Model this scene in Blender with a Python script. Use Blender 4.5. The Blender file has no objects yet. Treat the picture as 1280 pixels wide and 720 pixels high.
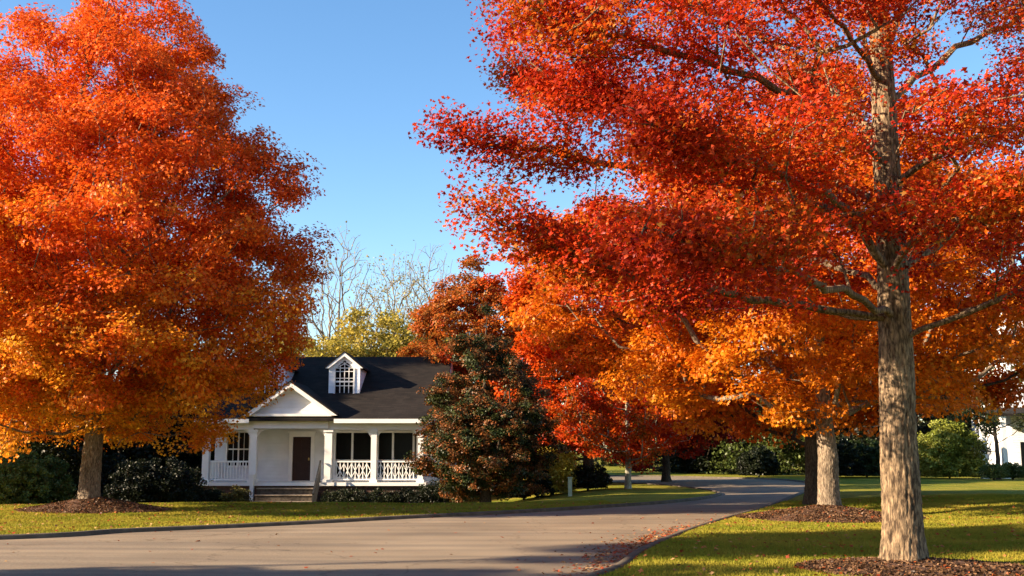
import bpy, bmesh, math, random
import numpy as np
from mathutils import Vector, noise, geometry
random.seed(7)
RS = np.random.RandomState(11)
R = math.radians
scene = bpy.context.scene
C = scene.collection

# ------------------------------------------------------------------ camera
F = 1372.0; TH = math.atan(205 / F); CZ = 1.6
cam_d = bpy.data.cameras.new('camera'); cam = bpy.data.objects.new('camera', cam_d); C.objects.link(cam)
cam.location = (0, 0, CZ); cam.rotation_euler = (R(90) + TH, 0, 0)
cam_d.sensor_width = 36; cam_d.lens = F / 1280 * 36; cam_d.clip_end = 3000; cam_d.clip_start = .1
scene.camera = cam
ct, st = math.cos(TH), math.sin(TH)
def W(px, py, d):
    """real point at ground distance d seen at a photo position; used to survey the place"""
    a = (px - 640) / F; b = (360 - py) / F
    dx, dy, dz = a, ct - b * st, st + b * ct
    t = d / dy
    return Vector((dx * t, d, CZ + dz * t))
def G(px, py, z=0.0):
    a = (px - 640) / F; b = (360 - py) / F
    dx, dy, dz = a, ct - b * st, st + b * ct
    t = (z - CZ) / dz
    return (dx * t, dy * t)
def XZ(px, py, d):
    w = W(px, py, d); return w.x, w.z

# ------------------------------------------------------------------ light
SUN_PHI, SUN_EL = R(18), R(23)
world = bpy.data.worlds.new('World'); scene.world = world; world.use_nodes = True
nt = world.node_tree; nt.nodes.clear()
sky = nt.nodes.new('ShaderNodeTexSky'); sky.sky_type = 'NISHITA'; sky.sun_disc = False
bg = nt.nodes.new('ShaderNodeBackground'); wo = nt.nodes.new('ShaderNodeOutputWorld')
hsv = nt.nodes.new('ShaderNodeHueSaturation'); hsv.inputs['Saturation'].default_value = 1.18; nt.links.new(sky.outputs[0], hsv.inputs['Color']); nt.links.new(hsv.outputs[0], bg.inputs[0]); nt.links.new(bg.outputs[0], wo.inputs[0])
sky.sun_elevation = SUN_EL
sdir = Vector((-math.cos(SUN_PHI) * math.cos(SUN_EL), -math.sin(SUN_PHI) * math.cos(SUN_EL), math.sin(SUN_EL)))
sky.sun_rotation = math.atan2(sdir.x, sdir.y)
sky.air_density = 1.0; sky.dust_density = .3; sky.ozone_density = 2.0; sky.altitude = 200
bg.inputs[1].default_value = .08
sl = bpy.data.lights.new('sun', 'SUN'); sl.energy = 5.0; sl.angle = R(.5); sl.color = (1, .80, .58)
so = bpy.data.objects.new('sun', sl); C.objects.link(so)
so.rotation_euler = sdir.to_track_quat('Z', 'Y').to_euler()
scene.view_settings.view_transform = 'Standard'; scene.view_settings.look = 'None'
scene.view_settings.exposure = 1.75; scene.view_settings.gamma = 1
scene.cycles.max_bounces = 6; scene.cycles.diffuse_bounces = 3; scene.cycles.transmission_bounces = 4
scene.cycles.glossy_bounces = 2; scene.cycles.use_denoising = True

# ------------------------------------------------------------------ materials
def mat(name, base=(.5, .5, .5), rough=.8, var=0.0, scale=8.0, bump=0.0, bscale=40.0, dark=None, stretch=(1, 1, 1), spec=.3, metal=0, detail=6, lo=.35, hi=.65, bdist=.02):
    m = bpy.data.materials.new(name); m.use_nodes = True
    n = m.node_tree.nodes; l = m.node_tree.links
    b = n['Principled BSDF']; b.inputs['Roughness'].default_value = rough
    b.inputs['Specular IOR Level'].default_value = spec; b.inputs['Metallic'].default_value = metal
    tc = n.new('ShaderNodeTexCoord'); mp = n.new('ShaderNodeMapping'); mp.inputs['Scale'].default_value = stretch
    l.new(tc.outputs['Object'], mp.inputs[0])
    nz = n.new('ShaderNodeTexNoise'); nz.inputs['Scale'].default_value = scale; nz.inputs['Detail'].default_value = detail
    l.new(mp.outputs[0], nz.inputs['Vector'])
    cr = n.new('ShaderNodeValToRGB'); cr.color_ramp.elements[0].position = lo; cr.color_ramp.elements[1].position = hi
    dk = dark if dark else tuple(c * (1 - var) for c in base)
    lt = base if dark else tuple(min(1, c * (1 + var * .5)) for c in base)
    cr.color_ramp.elements[0].color = (*dk, 1); cr.color_ramp.elements[1].color = (*lt, 1)
    l.new(nz.outputs[0], cr.inputs[0]); l.new(cr.outputs[0], b.inputs['Base Color'])
    if bump:
        n2 = n.new('ShaderNodeTexNoise'); n2.inputs['Scale'].default_value = bscale; n2.inputs['Detail'].default_value = 8
        l.new(mp.outputs[0], n2.inputs['Vector'])
        bp = n.new('ShaderNodeBump'); bp.inputs['Strength'].default_value = bump; bp.inputs['Distance'].default_value = bdist
        l.new(n2.outputs[0], bp.inputs['Height']); l.new(bp.outputs[0], b.inputs['Normal'])
    m['cr'] = 1
    return m

def leaf_mat(name, transl=.4, gloss=.06):
    m = bpy.data.materials.new(name); m.use_nodes = True
    n = m.node_tree.nodes; l = m.node_tree.links; n.clear()
    at = n.new('ShaderNodeAttribute'); at.attribute_name = 'leafcol'
    d = n.new('ShaderNodeBsdfDiffuse'); t = n.new('ShaderNodeBsdfTranslucent'); g = n.new('ShaderNodeBsdfGlossy')
    g.inputs['Roughness'].default_value = .45; g.inputs['Color'].default_value = (1, .97, .92, 1)
    mx = n.new('ShaderNodeMixShader'); mx.inputs[0].default_value = transl
    m2 = n.new('ShaderNodeMixShader'); m2.inputs[0].default_value = gloss
    o = n.new('ShaderNodeOutputMaterial')
    l.new(at.outputs['Color'], d.inputs[0]); l.new(at.outputs['Color'], t.inputs[0])
    l.new(d.outputs[0], mx.inputs[1]); l.new(t.outputs[0], mx.inputs[2])
    l.new(mx.outputs[0], m2.inputs[1]); l.new(g.outputs[0], m2.inputs[2]); l.new(m2.outputs[0], o.inputs[0])
    return m

def bark_mat(name, light, dark, sc=1.0):
    m = bpy.data.materials.new(name); m.use_nodes = True
    n = m.node_tree.nodes; l = m.node_tree.links; b = n['Principled BSDF']
    b.inputs['Roughness'].default_value = .95; b.inputs['Specular IOR Level'].default_value = .15
    tc = n.new('ShaderNodeTexCoord'); mp = n.new('ShaderNodeMapping'); mp.inputs['Scale'].default_value = (15 * sc, 15 * sc, 3.6 * sc)
    l.new(tc.outputs['Object'], mp.inputs[0])
    nw = n.new('ShaderNodeTexNoise'); nw.inputs['Scale'].default_value = .9; nw.inputs['Detail'].default_value = 4
    l.new(mp.outputs[0], nw.inputs['Vector'])
    va = n.new('ShaderNodeVectorMath'); va.operation = 'MULTIPLY_ADD'; va.inputs[1].default_value = (.9, .9, .9)
    l.new(nw.outputs['Color'], va.inputs[0]); l.new(mp.outputs[0], va.inputs[2])
    vo = n.new('ShaderNodeTexVoronoi'); vo.feature = 'DISTANCE_TO_EDGE'; vo.inputs['Scale'].default_value = 1.5
    l.new(va.outputs[0], vo.inputs['Vector'])
    nz = n.new('ShaderNodeTexNoise'); nz.inputs['Scale'].default_value = 1.6; nz.inputs['Detail'].default_value = 8; nz.inputs['Roughness'].default_value = .65
    l.new(mp.outputs[0], nz.inputs['Vector'])
    mm = n.new('ShaderNodeMath'); mm.operation = 'MULTIPLY_ADD'; mm.inputs[1].default_value = .45
    l.new(vo.outputs[0], mm.inputs[0]); l.new(nz.outputs[0], mm.inputs[2])
    cr = n.new('ShaderNodeValToRGB'); cr.color_ramp.elements[0].position = .45; cr.color_ramp.elements[1].position = .74
    cr.color_ramp.elements[0].color = (*dark, 1); cr.color_ramp.elements[1].color = (*light, 1)
    l.new(mm.outputs[0], cr.inputs[0])
    n3 = n.new('ShaderNodeTexNoise'); n3.inputs['Scale'].default_value = 1.3; n3.inputs['Detail'].default_value = 3
    l.new(tc.outputs['Object'], n3.inputs['Vector'])
    mr = n.new('ShaderNodeMapRange'); mr.inputs[1].default_value = .3; mr.inputs[2].default_value = .7; mr.inputs[3].default_value = .7; mr.inputs[4].default_value = 1.15
    l.new(n3.outputs[0], mr.inputs[0])
    hs = n.new('ShaderNodeHueSaturation'); l.new(mr.outputs[0], hs.inputs['Value']); l.new(cr.outputs[0], hs.inputs['Color'])
    l.new(hs.outputs[0], b.inputs['Base Color'])
    bp = n.new('ShaderNodeBump'); bp.inputs['Strength'].default_value = .9; bp.inputs['Distance'].default_value = .035
    l.new(mm.outputs[0], bp.inputs['Height']); l.new(bp.outputs[0], b.inputs['Normal'])
    return m

M = {}
M['leaf'] = leaf_mat('leaf_surface', .42, .012)
M['leaf_thick'] = leaf_mat('leathery_leaf_surface', .18, .02)
M['grassblade'] = leaf_mat('grass_blade_surface', .35, .0)
M['litter'] = leaf_mat('dry_leaf_surface', .15, .02)
M['bark_oak'] = bark_mat('oak_bark', (.38, .265, .155), (.075, .05, .032))
M['bark'] = bark_mat('maple_bark', (.36, .28, .19), (.11, .08, .055), 1.3)
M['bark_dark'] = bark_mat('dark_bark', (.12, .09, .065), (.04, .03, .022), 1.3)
M['bark_pale'] = bark_mat('pale_bark', (.46, .44, .33), (.22, .2, .14), 1.5)
M['white'] = mat('white_paint', (.78, .77, .74), .5, .06, 3)
M['trim'] = mat('white_trim_paint', (.80, .78, .73), .45, .04, 4)
M['glass'] = mat('dark_window_glass', (.005, .006, .007), .25, .2, 1, spec=.12)
M['door'] = mat('dark_red_door', (.028, .010, .008), .45, .2, 4)
M['porchfloor'] = mat('porch_boards', (.30, .28, .25), .7, .15, 5)
M['brick'] = None
M['mulch'] = mat('mulch_chips', (.17, .085, .045), .95, 0, 28, 1, 45, dark=(.045, .022, .013), bdist=.06, lo=.3, hi=.7)
M['concrete'] = mat('kerb_concrete', (.10, .08, .055), .9, .35, 4, .5, 60, bdist=.01)
M['greenpost'] = mat('pale_painted_post', (.42, .46, .34), .7, .12, 6)
M['iron'] = mat('black_iron', (.02, .02, .02), .5, .1, 5)
M['stone'] = mat('rough_step_stone', (.09, .07, .05), .9, .45, 9, .7, 30, bdist=.02)
M['tread'] = mat('lit_tread_stone', (.27, .21, .15), .85, .35, 7, .5, 30, bdist=.01)  # paler than the step stone: light on the tread edges painted in
M['found'] = mat('dark_foundation_brick', (.10, .055, .04), .9, .4, 6, .6, 30, bdist=.01)

def roof_material():
    m = bpy.data.materials.new('asphalt_shingles'); m.use_nodes = True
    n = m.node_tree.nodes; l = m.node_tree.links; b = n['Principled BSDF']; b.inputs['Roughness'].default_value = .95
    b.inputs['Specular IOR Level'].default_value = .1
    tc = n.new('ShaderNodeTexCoord'); br = n.new('ShaderNodeTexBrick'); br.inputs['Scale'].default_value = 1
    br.inputs['Brick Width'].default_value = .3; br.inputs['Row Height'].default_value = .13; br.inputs['Mortar Size'].default_value = .008
    br.inputs['Color1'].default_value = (.036, .029, .024, 1); br.inputs['Color2'].default_value = (.022, .018, .016, 1); br.inputs['Mortar'].default_value = (.02, .018, .016, 1)
    l.new(tc.outputs['Object'], br.inputs['Vector']); nz = n.new('ShaderNodeTexNoise'); nz.inputs['Scale'].default_value = 1.2
    l.new(tc.outputs['Object'], nz.inputs['Vector'])
    mx = n.new('ShaderNodeMix'); mx.data_type = 'RGBA'; mx.blend_type = 'MULTIPLY'; mx.inputs[0].default_value = .6
    l.new(br.outputs[0], mx.inputs[6]); l.new(nz.outputs[0], mx.inputs[7]); l.new(mx.outputs[2], b.inputs['Base Color'])
    return m
M['roof'] = roof_material()

def siding_material():
    m = bpy.data.materials.new('lap_siding'); m.use_nodes = True
    n = m.node_tree.nodes; l = m.node_tree.links; b = n['Principled BSDF']; b.inputs['Roughness'].default_value = .6
    tc = n.new('ShaderNodeTexCoord'); sp = n.new('ShaderNodeSeparateXYZ'); l.new(tc.outputs['Object'], sp.inputs[0])
    mu = n.new('ShaderNodeMath'); mu.operation = 'MULTIPLY'; mu.inputs[1].default_value = 6.5; l.new(sp.outputs[2], mu.inputs[0])
    fr = n.new('ShaderNodeMath'); fr.operation = 'FRACT'; l.new(mu.outputs[0], fr.inputs[0])
    bp = n.new('ShaderNodeBump'); bp.inputs['Strength'].default_value = 1; bp.inputs['Distance'].default_value = .045; bp.invert = True
    l.new(fr.outputs[0], bp.inputs['Height']); l.new(bp.outputs[0], b.inputs['Normal'])
    nz = n.new('ShaderNodeTexNoise'); nz.inputs['Scale'].default_value = 1.5; l.new(tc.outputs['Object'], nz.inputs['Vector'])
    cr = n.new('ShaderNodeValToRGB'); cr.color_ramp.elements[0].color = (.68, .67, .65, 1); cr.color_ramp.elements[1].color = (.8, .79, .77, 1)
    cr.color_ramp.elements[0].position = .3; cr.color_ramp.elements[1].position = .7
    l.new(nz.outputs[0], cr.inputs[0]); l.new(cr.outputs[0], b.inputs['Base Color'])
    return m
M['siding'] = siding_material()

def road_material():
    m = bpy.data.materials.new('worn_asphalt'); m.use_nodes = True
    n = m.node_tree.nodes; l = m.node_tree.links; b = n['Principled BSDF']; b.inputs['Roughness'].default_value = .88
    b.inputs['Specular IOR Level'].default_value = .25
    tc = n.new('ShaderNodeTexCoord')
    def nz(s, d=6, st_=None):
        x = n.new('ShaderNodeTexNoise'); x.inputs['Scale'].default_value = s; x.inputs['Detail'].default_value = d
        if st_:
            mp = n.new('ShaderNodeMapping'); mp.inputs['Scale'].default_value = st_; mp.inputs['Rotation'].default_value = (0, 0, R(-42))
            l.new(tc.outputs['Object'], mp.inputs[0]); l.new(mp.outputs[0], x.inputs['Vector'])
        else: l.new(tc.outputs['Object'], x.inputs['Vector'])
        return x
    a = nz(.35, 5); c = nz(55, 4); s = nz(1.0, 4, (.12, 1.6, 1))
    cr = n.new('ShaderNodeValToRGB'); cr.color_ramp.elements[0].color = (.19, .148, .10, 1); cr.color_ramp.elements[1].color = (.275, .218, .148, 1)
    cr.color_ramp.elements[0].position = .3; cr.color_ramp.elements[1].position = .7; l.new(a.outputs[0], cr.inputs[0])
    cs = n.new('ShaderNodeValToRGB'); cs.color_ramp.elements[0].color = (.74, .74, .77, 1); cs.color_ramp.elements[1].color = (1.05, 1.03, 1, 1)
    cs.color_ramp.elements[0].position = .35; cs.color_ramp.elements[1].position = .6; l.new(s.outputs[0], cs.inputs[0])
    cg = n.new('ShaderNodeValToRGB'); cg.color_ramp.elements[0].color = (.7, .7, .7, 1); cg.color_ramp.elements[1].color = (1.15, 1.13, 1.1, 1)
    cg.color_ramp.elements[0].position = .35; cg.color_ramp.elements[1].position = .65; l.new(c.outputs[0], cg.inputs[0])
    m1 = n.new('ShaderNodeMix'); m1.data_type = 'RGBA'; m1.blend_type = 'MULTIPLY'; m1.inputs[0].default_value = 1
    l.new(cr.outputs[0], m1.inputs[6]); l.new(cs.outputs[0], m1.inputs[7])
    m2 = n.new('ShaderNodeMix'); m2.data_type = 'RGBA'; m2.blend_type = 'MULTIPLY'; m2.inputs[0].default_value = 1
    l.new(m1.outputs[2], m2.inputs[6]); l.new(cg.outputs[0], m2.inputs[7])
    # fine cracks
    vo = n.new('ShaderNodeTexVoronoi'); vo.feature = 'DISTANCE_TO_EDGE'; vo.inputs['Scale'].default_value = .28
    wv = nz(1.2, 6); va = n.new('ShaderNodeVectorMath'); va.operation = 'MULTIPLY_ADD'; va.inputs[1].default_value = (1.6, 1.6, 0)
    l.new(wv.outputs['Color'], va.inputs[0]); l.new(tc.outputs['Object'], va.inputs[2]); l.new(va.outputs[0], vo.inputs['Vector'])
    ck = n.new('ShaderNodeValToRGB'); ck.color_ramp.elements[0].color = (.6, .58, .56, 1); ck.color_ramp.elements[1].color = (1, 1, 1, 1)
    ck.color_ramp.elements[0].position = .0; ck.color_ramp.elements[1].position = .006; l.new(vo.outputs[0], ck.inputs[0])
    m3 = n.new('ShaderNodeMix'); m3.data_type = 'RGBA'; m3.blend_type = 'MULTIPLY'; m3.inputs[0].default_value = 1
    l.new(m2.outputs[2], m3.inputs[6]); l.new(ck.outputs[0], m3.inputs[7])
    l.new(m3.outputs[2], b.inputs['Base Color'])
    bp = n.new('ShaderNodeBump'); bp.inputs['Strength'].default_value = .4; bp.inputs['Distance'].default_value = .008
    l.new(c.outputs[0], bp.inputs['Height']); l.new(bp.outputs[0], b.inputs['Normal'])
    return m
M['road'] = road_material()

def lawn_material():
    m = bpy.data.materials.new('lawn_turf'); m.use_nodes = True
    n = m.node_tree.nodes; l = m.node_tree.links; b = n['Principled BSDF']; b.inputs['Roughness'].default_value = 1
    b.inputs['Specular IOR Level'].default_value = .05
    tc = n.new('ShaderNodeTexCoord')
    a = n.new('ShaderNodeTexNoise'); a.inputs['Scale'].default_value = .5; a.inputs['Detail'].default_value = 7
    c = n.new('ShaderNodeTexNoise'); c.inputs['Scale'].default_value = 22; c.inputs['Detail'].default_value = 6
    for x in (a, c): l.new(tc.outputs['Object'], x.inputs['Vector'])
    cr = n.new('ShaderNodeValToRGB'); cr.color_ramp.elements[0].color = (.15, .175, .02, 1); cr.color_ramp.elements[1].color = (.31, .25, .04, 1)
    cr.color_ramp.elements[0].position = .35; cr.color_ramp.elements[1].position = .68; l.new(a.outputs[0], cr.inputs[0])
    cg = n.new('ShaderNodeValToRGB'); cg.color_ramp.elements[0].color = (.55, .55, .5, 1); cg.color_ramp.elements[1].color = (1.2, 1.2, 1.1, 1)
    cg.color_ramp.elements[0].position = .35; cg.color_ramp.elements[1].position = .65; l.new(c.outputs[0], cg.inputs[0])
    m1 = n.new('ShaderNodeMix'); m1.data_type = 'RGBA'; m1.blend_type = 'MULTIPLY'; m1.inputs[0].default_value = 1
    l.new(cr.outputs[0], m1.inputs[6]); l.new(cg.outputs[0], m1.inputs[7]); l.new(m1.outputs[2], b.inputs['Base Color'])
    bp = n.new('ShaderNodeBump'); bp.inputs['Strength'].default_value = .8; bp.inputs['Distance'].default_value = .05
    l.new(c.outputs[0], bp.inputs['Height']); l.new(bp.outputs[0], b.inputs['Normal'])
    return m
M['lawn'] = lawn_material()

# ------------------------------------------------------------------ mesh helpers
def np_mesh(name, V, L, k, mat_, parent=None, col=None, smooth=False):
    """V (N,3) vertices, L flat corner indices of k-gons, col optional per-vertex colour"""
    V = np.asarray(V, np.float32); L = np.asarray(L, np.int32).ravel(); nf = len(L) // k
    me = bpy.data.meshes.new(name)
    me.vertices.add(len(V)); me.vertices.foreach_set('co', V.ravel())
    me.loops.add(len(L)); me.loops.foreach_set('vertex_index', L)
    me.polygons.add(nf); me.polygons.foreach_set('loop_start', np.arange(nf, dtype=np.int32) * k)
    try: me.polygons.foreach_set('loop_total', np.full(nf, k, np.int32))
    except Exception: pass
    if smooth: me.polygons.foreach_set('use_smooth', np.ones(nf, bool))
    if col is not None:
        at = me.color_attributes.new('leafcol', 'FLOAT_COLOR', 'POINT')
        c4 = np.ones((len(V), 4), np.float32); c4[:, :3] = col
        at.data.foreach_set('color', c4.ravel())
    me.update(calc_edges=True); me.materials.append(mat_)
    o = bpy.data.objects.new(name, me); C.objects.link(o)
    if parent: o.parent = parent
    return o

def empty(name, loc, label=None, cat=None, group=None):
    o = bpy.data.objects.new(name, None); C.objects.link(o); o.location = loc; o.empty_display_size = .3
    if label: o['label'] = label
    if cat: o['category'] = cat
    if group: o['group'] = group
    return o
def tag(o, label=None, cat=None, group=None, kind=None):
    if label: o['label'] = label
    if cat: o['category'] = cat
    if group: o['group'] = group
    if kind: o['kind'] = kind
    return o

class MB:
    """collects boxes, bars and prisms into one mesh"""
    def __init__(s): s.v = []; s.f = []
    def box(s, x0, x1, y0, y1, z0, z1):
        i = len(s.v)
        s.v += [(x0, y0, z0), (x1, y0, z0), (x1, y1, z0), (x0, y1, z0), (x0, y0, z1), (x1, y0, z1), (x1, y1, z1), (x0, y1, z1)]
        s.f += [(i, i + 3, i + 2, i + 1), (i + 4, i + 5, i + 6, i + 7), (i, i + 1, i + 5, i + 4), (i + 1, i + 2, i + 6, i + 5), (i + 2, i + 3, i + 7, i + 6), (i + 3, i, i + 4, i + 7)]
    def hexa(s, pts):
        i = len(s.v); s.v += [tuple(p) for p in pts]
        s.f += [(i, i + 3, i + 2, i + 1), (i + 4, i + 5, i + 6, i + 7), (i, i + 1, i + 5, i + 4), (i + 1, i + 2, i + 6, i + 5), (i + 2, i + 3, i + 7, i + 6), (i + 3, i, i + 4, i + 7)]
    def prism_y(s, xz, y0, y1):
        i = len(s.v); n_ = len(xz)
        s.v += [(x, y0, z) for x, z in xz] + [(x, y1, z) for x, z in xz]
        s.f.append(tuple(range(i, i + n_))); s.f.append(tuple(range(i + 2 * n_ - 1, i + n_ - 1, -1)))
        for k in range(n_):
            k2 = (k + 1) % n_; s.f.append((i + k2, i + k, i + n_ + k, i + n_ + k2))
    def prism_x(s, yz, x0, x1):
        i = len(s.v); n_ = len(yz)
        s.v += [(x0, y, z) for y, z in yz] + [(x1, y, z) for y, z in yz]
        s.f.append(tuple(range(i, i + n_))); s.f.append(tuple(range(i + 2 * n_ - 1, i + n_ - 1, -1)))
        for k in range(n_):
            k2 = (k + 1) % n_; s.f.append((i + k2, i + k, i + n_ + k, i + n_ + k2))
    def bar(s, a, b, w, t=None):
        a, b = Vector(a), Vector(b); t = t or w; d = (b - a).normalized()
        u = d.cross(Vector((0, 0, 1)))
        u = u.normalized() if u.length > 1e-4 else Vector((1, 0, 0)); v = d.cross(u).normalized()
        u *= w / 2; v *= t / 2
        s.hexa([a - u - v, a + u - v, a + u + v, a - u + v, b - u - v, b + u - v, b + u + v, b - u + v])
    def build(s, name, m, parent=None, bevel=0):
        me = bpy.data.meshes.new(name); off = Vector(parent.location) if parent and parent.parent is None else None
        if parent is not None:
            w = Vector((0, 0, 0)); p = parent
            while p: w += p.location; p = p.parent
            vs = [tuple(Vector(v) - w) for v in s.v]
        else: vs = s.v
        me.from_pydata(vs, [], s.f); me.materials.append(m)
        bm = bmesh.new(); bm.from_mesh(me); bmesh.ops.recalc_face_normals(bm, faces=bm.faces)
        if bevel: bmesh.ops.bevel(bm, geom=bm.edges[:], offset=bevel, segments=1, affect='EDGES')
        bm.to_mesh(me); bm.free()
        o = bpy.data.objects.new(name, me); C.objects.link(o)
        if parent: o.parent = parent
        return o

# ------------------------------------------------------------------ terrain
def ss(a, b, x):
    t = np.clip((x - a) / (b - a), 0, 1); return t * t * (3 - 2 * t)
def H(x, y):
    x = np.asarray(x, float); y = np.asarray(y, float)
    z = -.95 * ss(32.3, 47.0, y) * ss(5, -5, x)
    z = z + .25 * ss(7, 15, x) * ss(12, 22, y) * (1 - ss(34, 48, y))
    z = z + .05 * np.sin(x * .35 + 1) * np.sin(y * .3) * ss(3, 7, np.abs(x - 2))
    return z
def h1(x, y): return float(H(x, y))

def catmull(P, n=8, closed=False):
    P = [np.array(p, float) for p in P]; out = []
    for i in range(len(P) - 1):
        p0 = P[max(i - 1, 0)]; p1 = P[i]; p2 = P[i + 1]; p3 = P[min(i + 2, len(P) - 1)]
        for k in range(n):
            t = k / n
            out.append(.5 * ((2 * p1) + (-p0 + p2) * t + (2 * p0 - 5 * p1 + 4 * p2 - p3) * t * t + (-p0 + 3 * p1 - 3 * p2 + p3) * t ** 3))
    out.append(P[-1]); return [tuple(p) for p in out]
Lk = [(-60, 1), (-30, 11), (-17, 16.6)] + [G(*p) for p in ((0, 675), (160, 664), (320, 656.5), (480, 650), (640, 642), (730, 636.5), (830, 629.5), (893, 622), (897, 615), (850, 609), (780, 605), (700, 602.5), (600, 600.5))] + [(-22, 66)]
Rk = [(-14, 3), (-5, 8.0), (-.9, 11.2)] + [G(*p) for p in ((745, 721), (795, 692), (850, 668), (905, 650), (950, 637), (992, 624), (1010, 612), (1003, 603), (940, 598.5), (840, 596), (700, 595), (560, 594))] + [(-22, 80)]
Lc = catmull(Lk); Rc = catmull(Rk)
poly = [(-60, -12)] + Lc + Rc[::-1] + [(-14, -12)]
PX = np.array([p[0] for p in poly]); PY = np.array([p[1] for p in poly])
def inside(x, y):
    x = np.asarray(x); y = np.asarray(y); r = np.zeros(x.shape, bool)
    j = len(PX) - 1
    for i in range(len(PX)):
        c = ((PY[i] > y) != (PY[j] > y))
        with np.errstate(divide='ignore', invalid='ignore'):
            xi = (PX[j] - PX[i]) * (y - PY[i]) / (PY[j] - PY[i] + 1e-12) + PX[i]
        r ^= c & (x < xi); j = i
    return r
def edist(x, y):
    d = np.full(x.shape, 1e9)
    for i in range(len(PX)):
        j = (i + 1) % len(PX); ax, ay, bx, by = PX[i], PY[i], PX[j], PY[j]
        vx, vy = bx - ax, by - ay; q = vx * vx + vy * vy + 1e-12
        t = np.clip(((x - ax) * vx + (y - ay) * vy) / q, 0, 1)
        d = np.minimum(d, np.hypot(x - ax - t * vx, y - ay - t * vy))
    return d
KERB = .07
def lawn_z(x, y):
    sd = edist(x, y) * np.where(inside(x, y), -1, 1)
    return H(x, y) - .06 + (KERB + .05) * ss(-.02, .25, sd)
def axis(brk):
    out = []
    for a, b, s in brk: out += list(np.arange(a, b, s))
    return np.array(out + [brk[-1][1]])
gx = axis([(-1200, -200, 200), (-200, -40, 10), (-40, -16, 1.5), (-16, 18, .25), (18, 50, 1.5), (50, 200, 10), (200, 1200, 200)])
gy = axis([(-100, -10, 10), (-10, 10, 1), (10, 48, .25), (48, 85, .5), (85, 200, 8), (200, 2200, 200)])
X, Y = np.meshgrid(gx, gy); Z = lawn_z(X.ravel(), Y.ravel())
nx, ny = len(gx), len(gy); idx = np.arange(nx * ny).reshape(ny, nx)
Q = np.stack([idx[:-1, :-1], idx[:-1, 1:], idx[1:, 1:], idx[1:, :-1]], -1)
g = np_mesh('lawn', np.stack([X.ravel(), Y.ravel(), Z], -1), Q, 4, M['lawn'], smooth=True); tag(g, kind='structure', label='mown yellow green lawn on both sides of the road')

# road sheet
pts = [Vector(p) for p in poly]; nb = len(pts)
GX, GY = np.meshgrid(np.arange(-58, 16, 1.0), np.arange(-11, 80, 1.0)); GX = GX.ravel(); GY = GY.ravel()
k_ = inside(GX, GY) & (edist(GX, GY) > .5)
pts += [Vector((a, b)) for a, b in zip(GX[k_], GY[k_])]
res = geometry.delaunay_2d_cdt(pts, [(i, (i + 1) % nb) for i in range(nb)], [], 1, 1e-5)
me = bpy.data.meshes.new('road'); me.from_pydata([(v.x, v.y, h1(v.x, v.y)) for v in res[0]], [], [f for f in res[2]])
me.materials.append(M['road']); o = bpy.data.objects.new('road', me); C.objects.link(o); tag(o, kind='structure', label='worn tan asphalt road curving away between the lawns')
bm = bmesh.new(); bm.from_mesh(me)
for f in bm.faces:
    if f.normal.z < 0: f.normal_flip()
bm.to_mesh(me); bm.free()
# kerbs: swept profile, a real step
def kerb(curve, side, label):
    prof = [(-.02, -.05), (.0, KERB - .02), (.03, KERB + .012), (.16, KERB + .012), (.17, -.05)]
    V = []; n_ = len(curve)
    for i in range(n_):
        a = np.array(curve[max(i - 1, 0)]); b = np.array(curve[min(i + 1, n_ - 1)]); t = (b - a) / np.linalg.norm(b - a)
        nn = np.array((-t[1], t[0])) * side; c = np.array(curve[i]); z = h1(c[0], c[1])
        for u, w in prof: V.append((c[0] + nn[0] * u, c[1] + nn[1] * u, z + w))
    L = []; m_ = len(prof)
    for i in range(n_ - 1):
        for k in range(m_ - 1): L.append((i * m_ + k, (i + 1) * m_ + k, (i + 1) * m_ + k + 1, i * m_ + k + 1))
    o = np_mesh('kerb', V, L, 4, M['concrete']); tag(o, kind='structure', label=label)
kerb(Lc, 1, 'low dark kerb along the lawn of the white house'); kerb(Rc, -1, 'low dark kerb along the lawn with the oak')

# ------------------------------------------------------------------ leaves and trees
LEAF3 = (np.array([(0, -.5, 0), (.46, .08, -.10), (.13, .10, 0), (0, .56, -.06), (-.13, .10, 0), (-.46, .08, -.10)]), [(0, 1, 2), (2, 3, 4), (0, 2, 4), (0, 4, 5)])
LEAF2 = (np.array([(0, -.5, 0), (.36, .0, -.06), (0, .5, .02), (-.36, .0, -.06)]), [(0, 1, 2), (0, 2, 3)])
LEAF1 = (np.array([(0, -.5, 0), (.42, .1, 0), (-.2, .5, 0)]), [(0, 1, 2)])
def leaves(name, P, size, col, m, parent, shape=LEAF2, up=.5, jit=.35, pref=None):
    P = np.asarray(P, np.float32); n_ = len(P); T, tris = shape; kv = len(T)
    N = RS.normal(size=(n_, 3)); N[:, 2] = np.abs(N[:, 2]) * .8 + up
    if pref is not None: N = N + pref
    N /= np.linalg.norm(N, axis=1, keepdims=True)
    A = RS.normal(size=(n_, 3)); A -= (A * N).sum(1, keepdims=True) * N; A /= np.linalg.norm(A, axis=1, keepdims=True)
    B = np.cross(N, A); s = size * (1 + jit * RS.uniform(-1, 1, n_))[:, None, None]
    V = P[:, None, :] + s * (T[None, :, 0:1] * A[:, None, :] + T[None, :, 1:2] * B[:, None, :] + T[None, :, 2:3] * N[:, None, :])
    Lo = (np.arange(n_)[:, None, None] * kv + np.array(tris)[None]).ravel()
    return np_mesh(name, V.reshape(-1, 3), Lo, 3, m, parent, np.repeat(col, kv, axis=0))

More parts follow.
